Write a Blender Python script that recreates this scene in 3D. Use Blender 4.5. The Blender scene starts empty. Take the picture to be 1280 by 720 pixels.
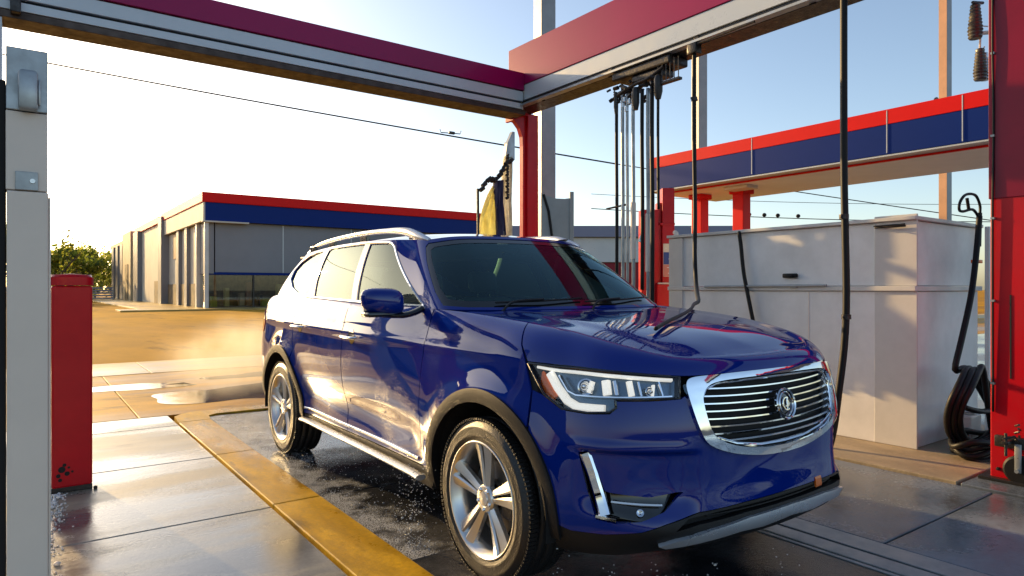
import bpy, bmesh, math, random
import numpy as np
from mathutils import Vector, Matrix
from mathutils.geometry import delaunay_2d_cdt
R = math.radians
random.seed(7); np.random.seed(7)
scene = bpy.context.scene
COL = scene.collection

# ------------------------------------------------------------ camera, world, sun, exposure
cam_d = bpy.data.cameras.new('camera'); cam = bpy.data.objects.new('camera', cam_d); COL.objects.link(cam)
scene.camera = cam
cam.location = (0, 0, 1.4); cam.rotation_euler = (R(90), 0, R(-36))
cam_d.sensor_width = 36; cam_d.lens = 36 * 840 / 1280; cam_d.clip_end = 3000; cam_d.clip_start = .05
SUN_AZ, SUN_EL = R(-12), R(15)      # azimuth from +Y towards +X
world = bpy.data.worlds.new('World'); scene.world = world; world.use_nodes = True
wn = world.node_tree; bg = wn.nodes['Background']
sky = wn.nodes.new('ShaderNodeTexSky'); sky.sky_type = 'NISHITA'; sky.sun_disc = False
sky.sun_elevation = SUN_EL; sky.sun_rotation = SUN_AZ
sky.air_density = .85; sky.dust_density = 1.3; sky.ozone_density = .6
wn.links.new(sky.outputs[0], bg.inputs[0]); bg.inputs[1].default_value = .15
sun_d = bpy.data.lights.new('sun', 'SUN'); sun = bpy.data.objects.new('sun', sun_d); COL.objects.link(sun)
sun_d.energy = 5; sun_d.angle = R(.6); sun_d.color = (1, .66, .28)
sd = Vector((math.sin(SUN_AZ) * math.cos(SUN_EL), math.cos(SUN_AZ) * math.cos(SUN_EL), math.sin(SUN_EL)))
sun.rotation_euler = sd.to_track_quat('Z', 'Y').to_euler(); sun.location = (0, 30, 20)
scene.view_settings.view_transform = 'Standard'; scene.view_settings.look = 'None'
scene.view_settings.exposure = .68; scene.view_settings.gamma = 1

# ------------------------------------------------------------ materials
def mat(name, col, rough=.5, metal=0, coat=0, spec=.5, ior=1.5, var=0, vs=4, rvar=0, bump=0, bs=60, col2=None, trans=0, emit=None, crough=.03):
    m = bpy.data.materials.new(name); m.use_nodes = True; nt = m.node_tree; p = nt.nodes['Principled BSDF']
    p.inputs['Base Color'].default_value = (*col, 1); p.inputs['Roughness'].default_value = rough
    p.inputs['Metallic'].default_value = metal; p.inputs['Coat Weight'].default_value = coat
    p.inputs['Coat Roughness'].default_value = crough
    p.inputs['Specular IOR Level'].default_value = spec; p.inputs['IOR'].default_value = ior
    p.inputs['Transmission Weight'].default_value = trans
    if emit: p.inputs['Emission Color'].default_value = (*emit[0], 1); p.inputs['Emission Strength'].default_value = emit[1]
    if var or rvar or bump:
        tc = nt.nodes.new('ShaderNodeTexCoord'); 
        n = nt.nodes.new('ShaderNodeTexNoise'); n.inputs['Scale'].default_value = vs; n.inputs['Detail'].default_value = 8; n.inputs['Roughness'].default_value = .65
        nt.links.new(tc.outputs['Object'], n.inputs['Vector'])
        if var:
            mx = nt.nodes.new('ShaderNodeMix'); mx.data_type = 'RGBA'
            c2 = col2 or tuple(c * .45 for c in col)
            cr = nt.nodes.new('ShaderNodeMapRange'); cr.inputs[1].default_value = .35; cr.inputs[2].default_value = .7; cr.inputs[4].default_value = var
            nt.links.new(n.outputs[0], cr.inputs[0]); nt.links.new(cr.outputs[0], mx.inputs[0])
            mx.inputs[6].default_value = (*col, 1); mx.inputs[7].default_value = (*c2, 1); nt.links.new(mx.outputs[2], p.inputs['Base Color'])
        if rvar:
            mr = nt.nodes.new('ShaderNodeMapRange'); mr.inputs[1].default_value = .3; mr.inputs[2].default_value = .7
            mr.inputs[3].default_value = max(.02, rough - rvar); mr.inputs[4].default_value = min(1, rough + rvar)
            nt.links.new(n.outputs[0], mr.inputs[0]); nt.links.new(mr.outputs[0], p.inputs['Roughness'])
        if bump:
            n2 = nt.nodes.new('ShaderNodeTexNoise'); n2.inputs['Scale'].default_value = bs; n2.inputs['Detail'].default_value = 5
            nt.links.new(tc.outputs['Object'], n2.inputs['Vector'])
            b = nt.nodes.new('ShaderNodeBump'); b.inputs['Strength'].default_value = bump; b.inputs['Distance'].default_value = .01
            nt.links.new(n2.outputs[0], b.inputs['Height']); nt.links.new(b.outputs[0], p.inputs['Normal'])
    return m

def wet_ground(name, dry, wet, scale, wetlo, wethi, rdry, rwet, bumpd=.004, streak=(1, 1, 1), grime=None, spec=.5):
    """concrete or asphalt with uneven wetness: wet places are darker and smoother"""
    m = bpy.data.materials.new(name); m.use_nodes = True; nt = m.node_tree; N = nt.nodes; K = nt.links; p = N['Principled BSDF']
    p.inputs['Specular IOR Level'].default_value = spec
    g = N.new('ShaderNodeNewGeometry'); mp = N.new('ShaderNodeMapping'); mp.inputs['Scale'].default_value = streak; K.new(g.outputs['Position'], mp.inputs[0])
    def noise(s, d=8, r=.6, v=None):
        n = N.new('ShaderNodeTexNoise'); n.inputs['Scale'].default_value = s; n.inputs['Detail'].default_value = d; n.inputs['Roughness'].default_value = r
        K.new(v or mp.outputs[0], n.inputs['Vector']); return n.outputs[0]
    def mr(x, a, b, c, d):
        q = N.new('ShaderNodeMapRange'); K.new(x, q.inputs[0])
        for i, v in enumerate((a, b, c, d)): q.inputs[i + 1].default_value = v
        return q.outputs[0]
    w = mr(noise(scale, 6, .55), wetlo, wethi, 0, 1)
    fine = noise(38, 8, .7, g.outputs['Position']); big = noise(scale * 3.1, 6, .6)
    mx = N.new('ShaderNodeMix'); mx.data_type = 'RGBA'; K.new(w, mx.inputs[0]); mx.inputs[6].default_value = (*dry, 1); mx.inputs[7].default_value = (*wet, 1)
    m2 = N.new('ShaderNodeMix'); m2.data_type = 'RGBA'; m2.blend_type = 'MULTIPLY'; m2.inputs[0].default_value = 1
    K.new(mx.outputs[2], m2.inputs[6])
    cmb = N.new('ShaderNodeMath'); cmb.operation = 'MULTIPLY'; K.new(mr(fine, .3, .7, .72, 1.15), cmb.inputs[0]); K.new(mr(big, .3, .7, .65, 1.2), cmb.inputs[1])
    K.new(cmb.outputs[0], m2.inputs[7])
    out = m2.outputs[2]
    if grime:
        m3 = N.new('ShaderNodeMix'); m3.data_type = 'RGBA'; K.new(mr(noise(scale * 1.7 + .31, 9, .7), .56, .66, 0, .8), m3.inputs[0]); K.new(out, m3.inputs[6]); m3.inputs[7].default_value = (*grime, 1); out = m3.outputs[2]
    K.new(out, p.inputs['Base Color'])
    rr = N.new('ShaderNodeMath'); rr.operation = 'MULTIPLY_ADD'; K.new(mr(fine, .3, .7, -.06, .08), rr.inputs[0]); rr.inputs[1].default_value = 1; K.new(mr(w, 0, 1, rdry, rwet), rr.inputs[2])
    K.new(rr.outputs[0], p.inputs['Roughness'])
    b = N.new('ShaderNodeBump'); b.inputs['Distance'].default_value = bumpd; K.new(fine, b.inputs['Height']); K.new(mr(w, 0, 1, 1, .25), b.inputs['Strength']); K.new(b.outputs[0], p.inputs['Normal'])
    return m

def wavy(m, scale, dist, strength=1):
    nt = m.node_tree; p = nt.nodes['Principled BSDF']; tc = nt.nodes.new('ShaderNodeTexCoord')
    n = nt.nodes.new('ShaderNodeTexNoise'); n.inputs['Scale'].default_value = scale; n.inputs['Detail'].default_value = 2
    nt.links.new(tc.outputs['Object'], n.inputs['Vector']); b = nt.nodes.new('ShaderNodeBump'); b.inputs['Strength'].default_value = strength; b.inputs['Distance'].default_value = dist
    nt.links.new(n.outputs[0], b.inputs['Height'])
    nt.links.new(b.outputs[0], p.inputs['Normal'])
    return m

def film(name, tint, ior=1.5, col=(1, 1, 1)):
    """thin tinted pane: see-through by its tint, mirror-like by Fresnel"""
    m = bpy.data.materials.new(name); m.use_nodes = True; nt = m.node_tree; N = nt.nodes; N.remove(N['Principled BSDF'])
    t = N.new('ShaderNodeBsdfTransparent'); t.inputs[0].default_value = (*tint, 1); g = N.new('ShaderNodeBsdfGlossy'); g.inputs[0].default_value = (*col, 1); g.inputs['Roughness'].default_value = .01
    f = N.new('ShaderNodeFresnel'); f.inputs[0].default_value = ior; x = N.new('ShaderNodeMixShader'); nt.links.new(f.outputs[0], x.inputs[0]); nt.links.new(t.outputs[0], x.inputs[1]); nt.links.new(g.outputs[0], x.inputs[2]); nt.links.new(x.outputs[0], N['Material Output'].inputs[0])
    return m
M = {}
M['paint'] = mat('blue metallic car paint', (.002, .017, .19), .4, 0, 1, spec=0, crough=.012)
M['black_plastic'] = mat('black plastic', (.011, .011, .012), .5, spec=.3, bump=.15, bs=300)
M['gloss_black'] = mat('gloss black trim', (.006, .006, .007), .08, coat=.5)
M['shell'] = mat('dark underbody', (.006, .006, .007), .8)
M['chrome'] = wavy(mat('chrome', (.78, .80, .83), .06, 1), 9, .002)
M['satin'] = mat('satin silver', (.60, .62, .65), .30, .7, rvar=.1)
M['rim'] = mat('alloy rim', (.70, .69, .67), .30, .85, coat=.3)
M['tyre'] = mat('tyre rubber', (.014, .014, .015), .42, rvar=.15, vs=14, bump=.3, bs=120)
M['brake'] = mat('brake steel', (.25, .24, .23), .35, .9, rvar=.1)
M['wsglass'] = film('tinted windshield glass', (.64, .92, .95), 1.58, (.62, .95, 1))
M['sideglass'] = film('tinted side glass', (.22, .33, .29), 1.52, (.68, .78, .72))
M['lens'] = film('clear lamp lens', (.97, .98, 1), 1.45)
M['lamp_dark'] = mat('lamp housing', (.09, .15, .22), .25, .5)
M['lamp_white'] = mat('frosted light guide', (.9, .9, .86), .25, emit=((1, .95, .82), .35))
M['amber'] = mat('amber reflector', (.7, .14, .01), .25)
M['tail_red'] = mat('red tail lamp', (.35, .01, .01), .1, coat=1)
M['seat'] = mat('pale leather', (.22, .22, .21), .5)
M['cream'] = mat('pale cabin trim', (.25, .25, .24), .6)
M['red'] = mat('red painted steel', (.52, .001, .008), .4, coat=.12, spec=.25, var=.35, vs=5, col2=(.26, .004, .01), rvar=.12, crough=.15)
M['orange_red'] = mat('sun bleached red panel', (.72, .006, .004), .45, spec=.15, var=.25, vs=3, col2=(.55, .004, .004))
M['crimson'] = mat('crimson fascia panel', (.30, .001, .075), .35, coat=.1, spec=.2, var=.3, vs=1.2, col2=(.20, .003, .05), crough=.1)
M['maroon'] = mat('maroon painted steel', (.24, .001, .022), .35, coat=.12, spec=.25, var=.35, vs=3, crough=.12)  # also the painted-in shade on the side post's top
M['navy'] = mat('navy fascia panel', (.002, .022, .17), .45, spec=.12, var=.2, vs=.8, col2=(.006, .022, .12))
M['white_panel'] = mat('pale grey metal panel', (.52, .55, .57), .35, .1, var=.25, vs=1.5, col2=(.42, .45, .47), rvar=.1)
M['soffit'] = mat('white soffit sheet', (.86, .87, .90), .5, var=.2, vs=1)
M['white_paint'] = mat('off white painted steel', (.62, .60, .57), .42, var=.5, vs=2.2, col2=(.44, .42, .39), bump=.05, bs=30, rvar=.12)
M['tank'] = mat('weathered white tank paint', (.80, .78, .76), .5, var=.45, vs=1.6, col2=(.40, .385, .36), bump=.08, bs=9, rvar=.15)
M['cab'] = mat('beige grey cabinet paint', (.78, .67, .57), .45, var=.4, vs=2, col2=(.62, .53, .45), bump=.04, bs=40)
M['grey_metal'] = mat('galvanised steel', (.38, .40, .41), .42, .6, var=.5, vs=6, rvar=.12)
M['dark_metal'] = mat('dark oily metal', (.045, .04, .038), .38, .6, var=.6, vs=20, rvar=.15, bump=.3, bs=60)
M['brown_metal'] = mat('rusty brown track', (.075, .048, .036), .5, .4, var=.8, vs=8, rvar=.15)
M['rubber'] = mat('black rubber hose', (.006, .006, .007), .5, spec=.25)
M['brass'] = mat('worn bronze', (.17, .16, .14), .45, .8, var=.6, vs=30)
M['cloth_yellow'] = mat('ochre wash cloth', (.82, .66, .30), .8, var=.7, vs=14, col2=(.25, .17, .05), bump=.6, bs=30)
M['cloth_pale'] = mat('pale wash cloth', (.85, .80, .60), .8, var=.9, vs=11, col2=(.28, .22, .10), bump=.6, bs=35)
M['cloth_dark'] = mat('dark violet cloth', (.05, .04, .09), .7, bump=.5, bs=30)
M['grey_wall'] = mat('grey cladding', (.23, .23, .25), .55, var=.25, vs=.4)
M['pale_wall'] = mat('pale rendered wall', (.62, .58, .50), .7, var=.35, vs=.5)
M['beige_wall'] = mat('beige rendered wall', (.60, .47, .30), .7, var=.3, vs=.5)
M['slate_wall'] = mat('slate blue wall', (.20, .22, .32), .6)
M['shop_glass'] = film('shop window glass', (.92, .94, .92), 1.5)
M['timber'] = mat('brown shutter', (.26, .12, .05), .6, var=.5, vs=3)
M['interior'] = mat('dim shop interior', (.10, .08, .06), .8, var=.9, vs=1.4, col2=(.35, .25, .12))
M['white'] = mat('white plastic', (.75, .74, .70), .4)
M['poster_blue'] = mat('poster blue ink', (.02, .06, .25), .5)
M['poster_pink'] = mat('poster salmon paper', (.62, .22, .17), .6)
M['poster_cream'] = mat('poster cream paper', (.72, .60, .45), .6)
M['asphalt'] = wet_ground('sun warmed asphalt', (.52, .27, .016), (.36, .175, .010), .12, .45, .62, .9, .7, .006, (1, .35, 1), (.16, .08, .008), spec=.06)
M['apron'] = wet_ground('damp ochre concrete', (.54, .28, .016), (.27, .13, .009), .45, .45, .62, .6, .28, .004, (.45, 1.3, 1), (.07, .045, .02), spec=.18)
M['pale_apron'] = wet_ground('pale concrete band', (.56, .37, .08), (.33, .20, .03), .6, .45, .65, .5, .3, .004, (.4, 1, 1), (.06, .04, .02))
M['slab'] = wet_ground('wet pale concrete', (.36, .32, .22), (.13, .135, .13), .50, .42, .56, .42, .05, .003, (.5, 1.6, 1), (.06, .06, .06), spec=.8)
M['slab_dark'] = wet_ground('wet grey concrete', (.19, .22, .26), (.075, .09, .115), .5, .40, .58, .38, .06, .003, (1, 1, 1), (.05, .045, .045))
M['pad'] = wet_ground('tan concrete strip', (.36, .28, .18), (.26, .20, .13), .8, .4, .65, .55, .35, .004, (1, .6, 1), (.05, .05, .05))
M['lane'] = wet_ground('soaked dark lane', (.09, .09, .095), (.025, .027, .032), 1.2, .35, .55, .24, .03, .006, (1, 1, 1))
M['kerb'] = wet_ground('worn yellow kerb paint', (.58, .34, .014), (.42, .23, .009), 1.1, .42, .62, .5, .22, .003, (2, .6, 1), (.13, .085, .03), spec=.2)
M['joint'] = mat('dark joint filler', (.025, .022, .02), .7)
M['leaf'] = mat('leaf green', (.15, .19, .025), .6)
M['leaf_light'] = mat('sunlit yellow green leaf', (.32, .32, .04), .6)
M['leaf_dark'] = mat('deep green leaf', (.06, .09, .015), .6)
M['bark'] = mat('bark', (.09, .065, .045), .9, var=.6, vs=12)
M['water'] = mat('water drop', (.9, .93, .95), .02, ior=1.33, trans=.6)
M['puddle'] = wet_ground('standing water film', (.10, .06, .012), (.06, .035, .008), 2.0, .4, .6, .02, .0, .0006, (1, 1, 1), spec=1.0)
M['foam'] = mat('wet foam flecks', (.45, .47, .5), .12)
for k in ('leaf', 'leaf_light', 'leaf_dark', 'cloth_yellow', 'cloth_pale'):
    nt = M[k].node_tree; p = nt.nodes['Principled BSDF']; tr = nt.nodes.new('ShaderNodeBsdfTranslucent'); tr.inputs[0].default_value = tuple(min(1, c * 1.8) for c in p.inputs['Base Color'].default_value[:3]) + (1,)
    ad = nt.nodes.new('ShaderNodeMixShader'); ad.inputs[0].default_value = .45; nt.links.new(p.outputs[0], ad.inputs[1]); nt.links.new(tr.outputs[0], ad.inputs[2]); nt.links.new(ad.outputs[0], nt.nodes['Material Output'].inputs[0])

# beads of water standing on the paint
nt = M['paint'].node_tree; p = nt.nodes['Principled BSDF']; tc = nt.nodes.new('ShaderNodeTexCoord'); hs = []
for sc_, th, in ((70, .30), (150, .34)):
    v = nt.nodes.new('ShaderNodeTexVoronoi'); v.inputs['Scale'].default_value = sc_; nt.links.new(tc.outputs['Object'], v.inputs['Vector'])
    q = nt.nodes.new('ShaderNodeMapRange'); q.interpolation_type = 'SMOOTHSTEP'; q.inputs[1].default_value = th; q.inputs[2].default_value = th * .3; nt.links.new(v.outputs['Distance'], q.inputs[0]); hs.append(q.outputs[0])
ng = nt.nodes.new('ShaderNodeTexNoise'); ng.inputs['Scale'].default_value = 3.0; nt.links.new(tc.outputs['Object'], ng.inputs['Vector'])
gm = nt.nodes.new('ShaderNodeMapRange'); gm.inputs[1].default_value = .5; gm.inputs[2].default_value = .62; nt.links.new(ng.outputs[0], gm.inputs[0])
ad = nt.nodes.new('ShaderNodeMath'); ad.operation = 'MAXIMUM'; nt.links.new(hs[0], ad.inputs[0]); nt.links.new(hs[1], ad.inputs[1])
ml = nt.nodes.new('ShaderNodeMath'); ml.operation = 'MULTIPLY'; nt.links.new(ad.outputs[0], ml.inputs[0]); nt.links.new(gm.outputs[0], ml.inputs[1])
bp = nt.nodes.new('ShaderNodeBump'); bp.inputs['Strength'].default_value = .22; bp.inputs['Distance'].default_value = .001; nt.links.new(ml.outputs[0], bp.inputs['Height']); nt.links.new(bp.outputs[0], p.inputs['Coat Normal'])

# ------------------------------------------------------------ mesh helpers
def obj(name, bm, m, parent=None, smooth=False, loc=None):
    me = bpy.data.meshes.new(name); bm.normal_update(); bm.to_mesh(me); bm.free()
    for k in (m if isinstance(m, (list, tuple)) else [m]): me.materials.append(k)
    o = bpy.data.objects.new(name, me); COL.objects.link(o)
    if parent: o.parent = parent
    if loc: o.location = loc
    if smooth:
        me.polygons.foreach_set('use_smooth', [True] * len(me.polygons))
        if smooth != 'all':
            try: me.set_sharp_from_angle(angle=R(smooth if smooth > 1 else 35))
            except Exception: pass
    return o
def tag(o, label=None, cat=None, group=None, kind=None):
    if label: o['label'] = label
    if cat: o['category'] = cat
    if group: o['group'] = group
    if kind: o['kind'] = kind
    return o
def thing(name, label, cat, loc=(0, 0, 0), rz=0, group=None):
    o = bpy.data.objects.new(name, None); COL.objects.link(o); o.location = loc; o.rotation_euler = (0, 0, rz); o.empty_display_size = .2
    return tag(o, label, cat, group)
def box(bm, x0, x1, y0, y1, z0, z1, bev=0, mi=0, mtx=None):
    r = bmesh.ops.create_cube(bm, size=1); vs = r['verts']
    for v in vs: v.co = Vector(((x0 + x1) / 2 + v.co.x * (x1 - x0), (y0 + y1) / 2 + v.co.y * (y1 - y0), (z0 + z1) / 2 + v.co.z * (z1 - z0)))
    fs = list({f for v in vs for f in v.link_faces})
    if bev:
        rr = bmesh.ops.bevel(bm, geom=list({e for f in fs for e in f.edges}), offset=bev, segments=2, profile=.5, affect='EDGES')
        fs = list({f for f in rr['faces']} | {f for f in fs if f.is_valid})
        vs = list({v for f in fs for v in f.verts})
    for f in fs: f.material_index = mi
    if mtx is not None:
        for v in vs: v.co = mtx @ v.co
    return vs
def B(*a, bev=0, mtx=None):
    bm = bmesh.new(); box(bm, *a, bev=bev, mtx=mtx); return bm
def frame_at(d):
    d = d.normalized(); u = Vector((0, 0, 1)) if abs(d.z) < .9 else Vector((1, 0, 0)); a = d.cross(u).normalized(); return a, d.cross(a).normalized()
def smooth_path(pts, n=8):
    P = [Vector(p) for p in pts]; out = []
    for i in range(len(P) - 1):
        p0, p1, p2, p3 = P[max(i - 1, 0)], P[i], P[i + 1], P[min(i + 2, len(P) - 1)]
        for k in range(n):
            t = k / n; out.append(.5 * ((2 * p1) + (p2 - p0) * t + (2 * p0 - 5 * p1 + 4 * p2 - p3) * t * t + (3 * p1 - p0 - 3 * p2 + p3) * t ** 3))
    out.append(P[-1]); return out
def tube(bm, pts, r, seg=10, caps=True, flat=1.0, mi=0):
    """sweep with parallel transport; r a number or one per point"""
    P = [Vector(p) for p in pts]; rings = []
    a = None
    for i, p in enumerate(P):
        d = (P[min(i + 1, len(P) - 1)] - P[max(i - 1, 0)]).normalized()
        if a is None: a, b = frame_at(d)
        else:
            a = (a - d * a.dot(d)).normalized(); b = d.cross(a).normalized()
        rr = r[i] if isinstance(r, (list, tuple)) else r
        rings.append([bm.verts.new(p + a * (math.cos(2 * math.pi * k / seg) * rr) + b * (math.sin(2 * math.pi * k / seg) * rr * flat)) for k in range(seg)])
    for q, s in zip(rings, rings[1:]):
        for k in range(seg): f = bm.faces.new((q[k], q[(k + 1) % seg], s[(k + 1) % seg], s[k])); f.material_index = mi
    if caps:
        bm.faces.new(rings[0][::-1]).material_index = mi; bm.faces.new(rings[-1]).material_index = mi
def T(pts, r, seg=10, n=0, **k):
    bm = bmesh.new(); tube(bm, smooth_path(pts, n) if n else pts, r, seg, **k); bmesh.ops.recalc_face_normals(bm, faces=bm.faces); return bm
def lathe(bm, prof, axis='Z', seg=48, c=(0, 0, 0), close=False, mi=0):
    """prof: list of (radius, height) swept round the axis"""
    rings = []
    for r, h in prof:
        ring = []
        for k in range(seg):
            t = 2 * math.pi * k / seg; u, v = r * math.cos(t), r * math.sin(t)
            p = {'Z': (u, v, h), 'X': (h, u, v), 'Y': (u, h, v)}[axis]; ring.append(bm.verts.new(Vector(p) + Vector(c)))
        rings.append(ring)
    prs = list(zip(rings, rings[1:])) + ([(rings[-1], rings[0])] if close else [])
    for a, b in prs:
        for k in range(seg):
            bm.faces.new((a[k], a[(k + 1) % seg], b[(k + 1) % seg], b[k])).material_index = mi
    return rings
def prism(bm, poly, axis, h0, h1, mi=0):
    """extrude a 2D outline: axis 'Y' -> points are (x,z), 'X' -> (y,z), 'Z' -> (x,y)"""
    def pt(p, h): return {'Y': (p[0], h, p[1]), 'X': (h, p[0], p[1]), 'Z': (p[0], p[1], h)}[axis]
    a = [bm.verts.new(pt(p, h0)) for p in poly]; b = [bm.verts.new(pt(p, h1)) for p in poly]; n = len(poly)
    bm.faces.new(a); bm.faces.new(b[::-1])
    for i in range(n): bm.faces.new((a[i], b[i], b[(i + 1) % n], a[(i + 1) % n]))
    bmesh.ops.recalc_face_normals(bm, faces=bm.faces)

# ---- car surfaces: x across (near side negative), a rearward from the front axle, z up
def nspline(xs, Y):
    xs=np.asarray(xs,float); Y=np.asarray(Y,float)
    if Y.ndim==1: Y=Y[:,None]
    n=len(xs); h=np.diff(xs); A=np.zeros((n,n)); R=np.zeros((n,Y.shape[1]))
    A[0,0]=A[-1,-1]=1
    for i in range(1,n-1):
        A[i,i-1]=h[i-1]; A[i,i]=2*(h[i-1]+h[i]); A[i,i+1]=h[i]
        R[i]=6*((Y[i+1]-Y[i])/h[i]-(Y[i]-Y[i-1])/h[i-1])
    M=np.linalg.solve(A,R)
    def f(x):
        x=np.atleast_1d(np.asarray(x,float)); i=np.clip(np.searchsorted(xs,x)-1,0,n-2)
        hi=h[i][:,None]; t=(x-xs[i])[:,None]; u=hi-t
        return M[i]*u**3/(6*hi)+M[i+1]*t**3/(6*hi)+(Y[i]/hi-M[i]*hi/6)*u+(Y[i+1]/hi-M[i+1]*hi/6)*t
    return f
ZG=[.25,.35,.42,.50,.60,.70,.80,.90,1.0,1.1,1.2,1.3]
D_FC=[-.10,-.05,-.01,-.015,-.03,-.035,-.03,-.045,-.065,-.09,-.12,-.16]
D_FQ=[-.08,-.03,-.0,-.01,-.02,-.02,-.02,-.035,-.06,-.09,-.12,-.16]
D_CO=[-.06,-.02,-.005,.0,0,0,-.008,-.025,-.05,-.08,-.12,-.16]
D_FE=[-.07,-.045,-.03,-.015,-.004,0,0,-.006,-.02,-.04,-.065,-.1]
D_DO=[-.12,-.06,-.045,-.045,-.032,-.016,-.004,0,-.005,-.014,-.032,-.065]
D_RF=[-.06,-.045,-.03,-.012,-.002,0,0,-.004,-.012,-.022,-.04,-.07]
D_RC=[-.06,-.01,0,0,-.006,-.03,-.045,-.05,-.06,-.07,-.08,-.10]
# C(hw,a)   zA    B(hw,a,z)   section
ROWS=[((0,-1.0),1.00,(0,-.84,1.105),D_FC),
((.30,-.985),1.00,(.28,-.825,1.107),D_FC),
((.58,-.915),1.005,(.52,-.765,1.115),D_FQ),
((.75,-.815),1.01,(.63,-.66,1.145),D_FQ),
((.865,-.67),1.02,(.69,-.52,1.178),D_CO),
((.925,-.49),1.035,(.73,-.37,1.205),D_CO),
((.955,-.26),1.065,(.765,-.19,1.228),D_FE),
((.972,0.0),1.10,(.80,.03,1.248),D_FE),
((.978,.3),1.15,(.84,.3,1.268),D_FE),
((.98,.6),1.19,(.885,.6,1.283),D_FE),
((.982,1.2),1.22,(.90,1.2,1.290),D_DO),
((.982,2.0),1.23,(.90,2.0,1.308),D_DO),
((.98,2.6),1.245,(.895,2.7,1.325),D_DO),
((.978,3.1),1.25,(.885,3.15,1.335),D_RF),
((.965,3.55),1.25,(.86,3.52,1.338),D_RF),
((.91,3.90),1.245,(.79,3.80,1.335),D_RF),
((.74,4.10),1.24,(.62,3.97,1.333),D_RC),
((.40,4.18),1.24,(.35,4.04,1.333),D_RC),
((0,4.20),1.24,(0,4.06,1.333),D_RC)]
def _mir(rows):
    out=[]
    for C,zA,B,D in rows[:0:-1]: out.append(((-C[0],C[1]),zA,(-B[0],B[1],B[2]),D))
    return out+list(rows)
_R=_mir(ROWS)
_C=np.array([r[0] for r in _R]); _L=np.concatenate([[0],np.cumsum(np.hypot(*np.diff(_C,axis=0).T))]); _L-=_L[len(ROWS)-1]
LMAX=float(_L[-1]); LROW=_L[len(ROWS)-1:]
fC=nspline(_L,_C); fA=nspline(_L,[r[1] for r in _R]); fB=nspline(_L,[r[2] for r in _R]); fD=nspline(_L,[r[3] for r in _R])
_aa=np.linspace(0,LMAX,4000); _av=fC(_aa)[:,1]
def La(a,side=-1):       # arc parameter of a lengthwise position
    return side*float(np.interp(a,_av,_aa))
_ZG=np.array(ZG)
def _side(L,z):
    C=fC(L); T=(fC(L+.004)-fC(L-.004)); T/=np.linalg.norm(T,axis=1)[:,None]; N=np.stack([T[:,1],-T[:,0]],1)
    D=fD(L); d=np.empty(len(L))
    i=np.clip(np.searchsorted(_ZG,z)-1,1,len(ZG)-3); 
    t=(z-_ZG[i])/(_ZG[i+1]-_ZG[i]); r=np.arange(len(L))
    p0,p1,p2,p3=D[r,i-1],D[r,i],D[r,i+1],D[r,i+2]
    h=_ZG[i+1]-_ZG[i]; m1=(p2-p0)/(_ZG[i+1]-_ZG[i-1])*h; m2=(p3-p1)/(_ZG[i+2]-_ZG[i])*h
    d=(2*t**3-3*t**2+1)*p1+(t**3-2*t**2+t)*m1+(-2*t**3+3*t**2)*p2+(t**3-t**2)*m2
    return np.stack([C[:,0]+N[:,0]*d,C[:,1]+N[:,1]*d,z],1)
BL=.2
def lower(P):
    P=np.atleast_2d(np.asarray(P,float)); L=P[:,0]; w=P[:,1]; zA=fA(L)[:,0]
    out=_side(L,np.minimum(w,zA)); m=w>zA
    if m.any():
        Lm=L[m]; zm=zA[m]; t=((w[m]-zm)/BL)[:,None]
        A=_side(Lm,zm); A2=_side(Lm,zm-.01); T=(A-A2)/.01; B=fB(Lm)
        Q=A+T*((B[:,2]-zm)*.85)[:,None]
        out[m]=A*(1-t)**2+2*Q*t*(1-t)+B*t**2
    return out
# greenhouse: base ring, top ring
GR=[((0,.33,1.278),(0,1.00,1.742)),
((.42,.355,1.278),(.35,1.015,1.738)),
((.74,.43,1.280),(.575,1.06,1.722)),
((.865,.53,1.282),(.665,1.12,1.708)),
((.893,.72,1.284),(.692,1.24,1.712)),
((.90,1.2,1.290),(.708,1.55,1.730)),
((.90,2.0,1.308),(.715,2.1,1.742)),
((.895,2.7,1.325),(.708,2.65,1.736)),
((.885,3.15,1.335),(.69,3.05,1.722)),
((.86,3.52,1.338),(.655,3.38,1.708)),
((.79,3.80,1.335),(.58,3.58,1.698)),
((.62,3.97,1.333),(.42,3.68,1.695)),
((.35,4.04,1.333),(.22,3.72,1.698)),
((0,4.06,1.333),(0,3.73,1.70))]
_G=[((-b[0],b[1],b[2]),(-t[0],t[1],t[2])) for b,t in GR[:0:-1]]+GR
_gb=np.array([g[0] for g in _G]); _gt=np.array([g[1] for g in _G])
_gm=(_gb[:,:2]+_gt[:,:2])/2
_GL=np.concatenate([[0],np.cumsum(np.hypot(*np.diff(_gm,axis=0).T))]); _GL-=_GL[len(GR)-1]
GMAX=float(_GL[-1]); GROW=_GL[len(GR)-1:]
fGb=nspline(_GL,_gb); fGt=nspline(_GL,_gt)
GH=.45
def cabin(P):
    P=np.atleast_2d(np.asarray(P,float)); b=fGb(P[:,0]); t=fGt(P[:,0]); v=P[:,1]/GH
    T=fGb(P[:,0]+.004)-fGb(P[:,0]-.004); T/=np.linalg.norm(T,axis=1)[:,None]; N=np.stack([T[:,1],-T[:,0],0*T[:,0]],1)
    bulge=(.022*4*v*(1-v))
    return b+(t-b)*v[:,None]+N*bulge[:,None]
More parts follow.
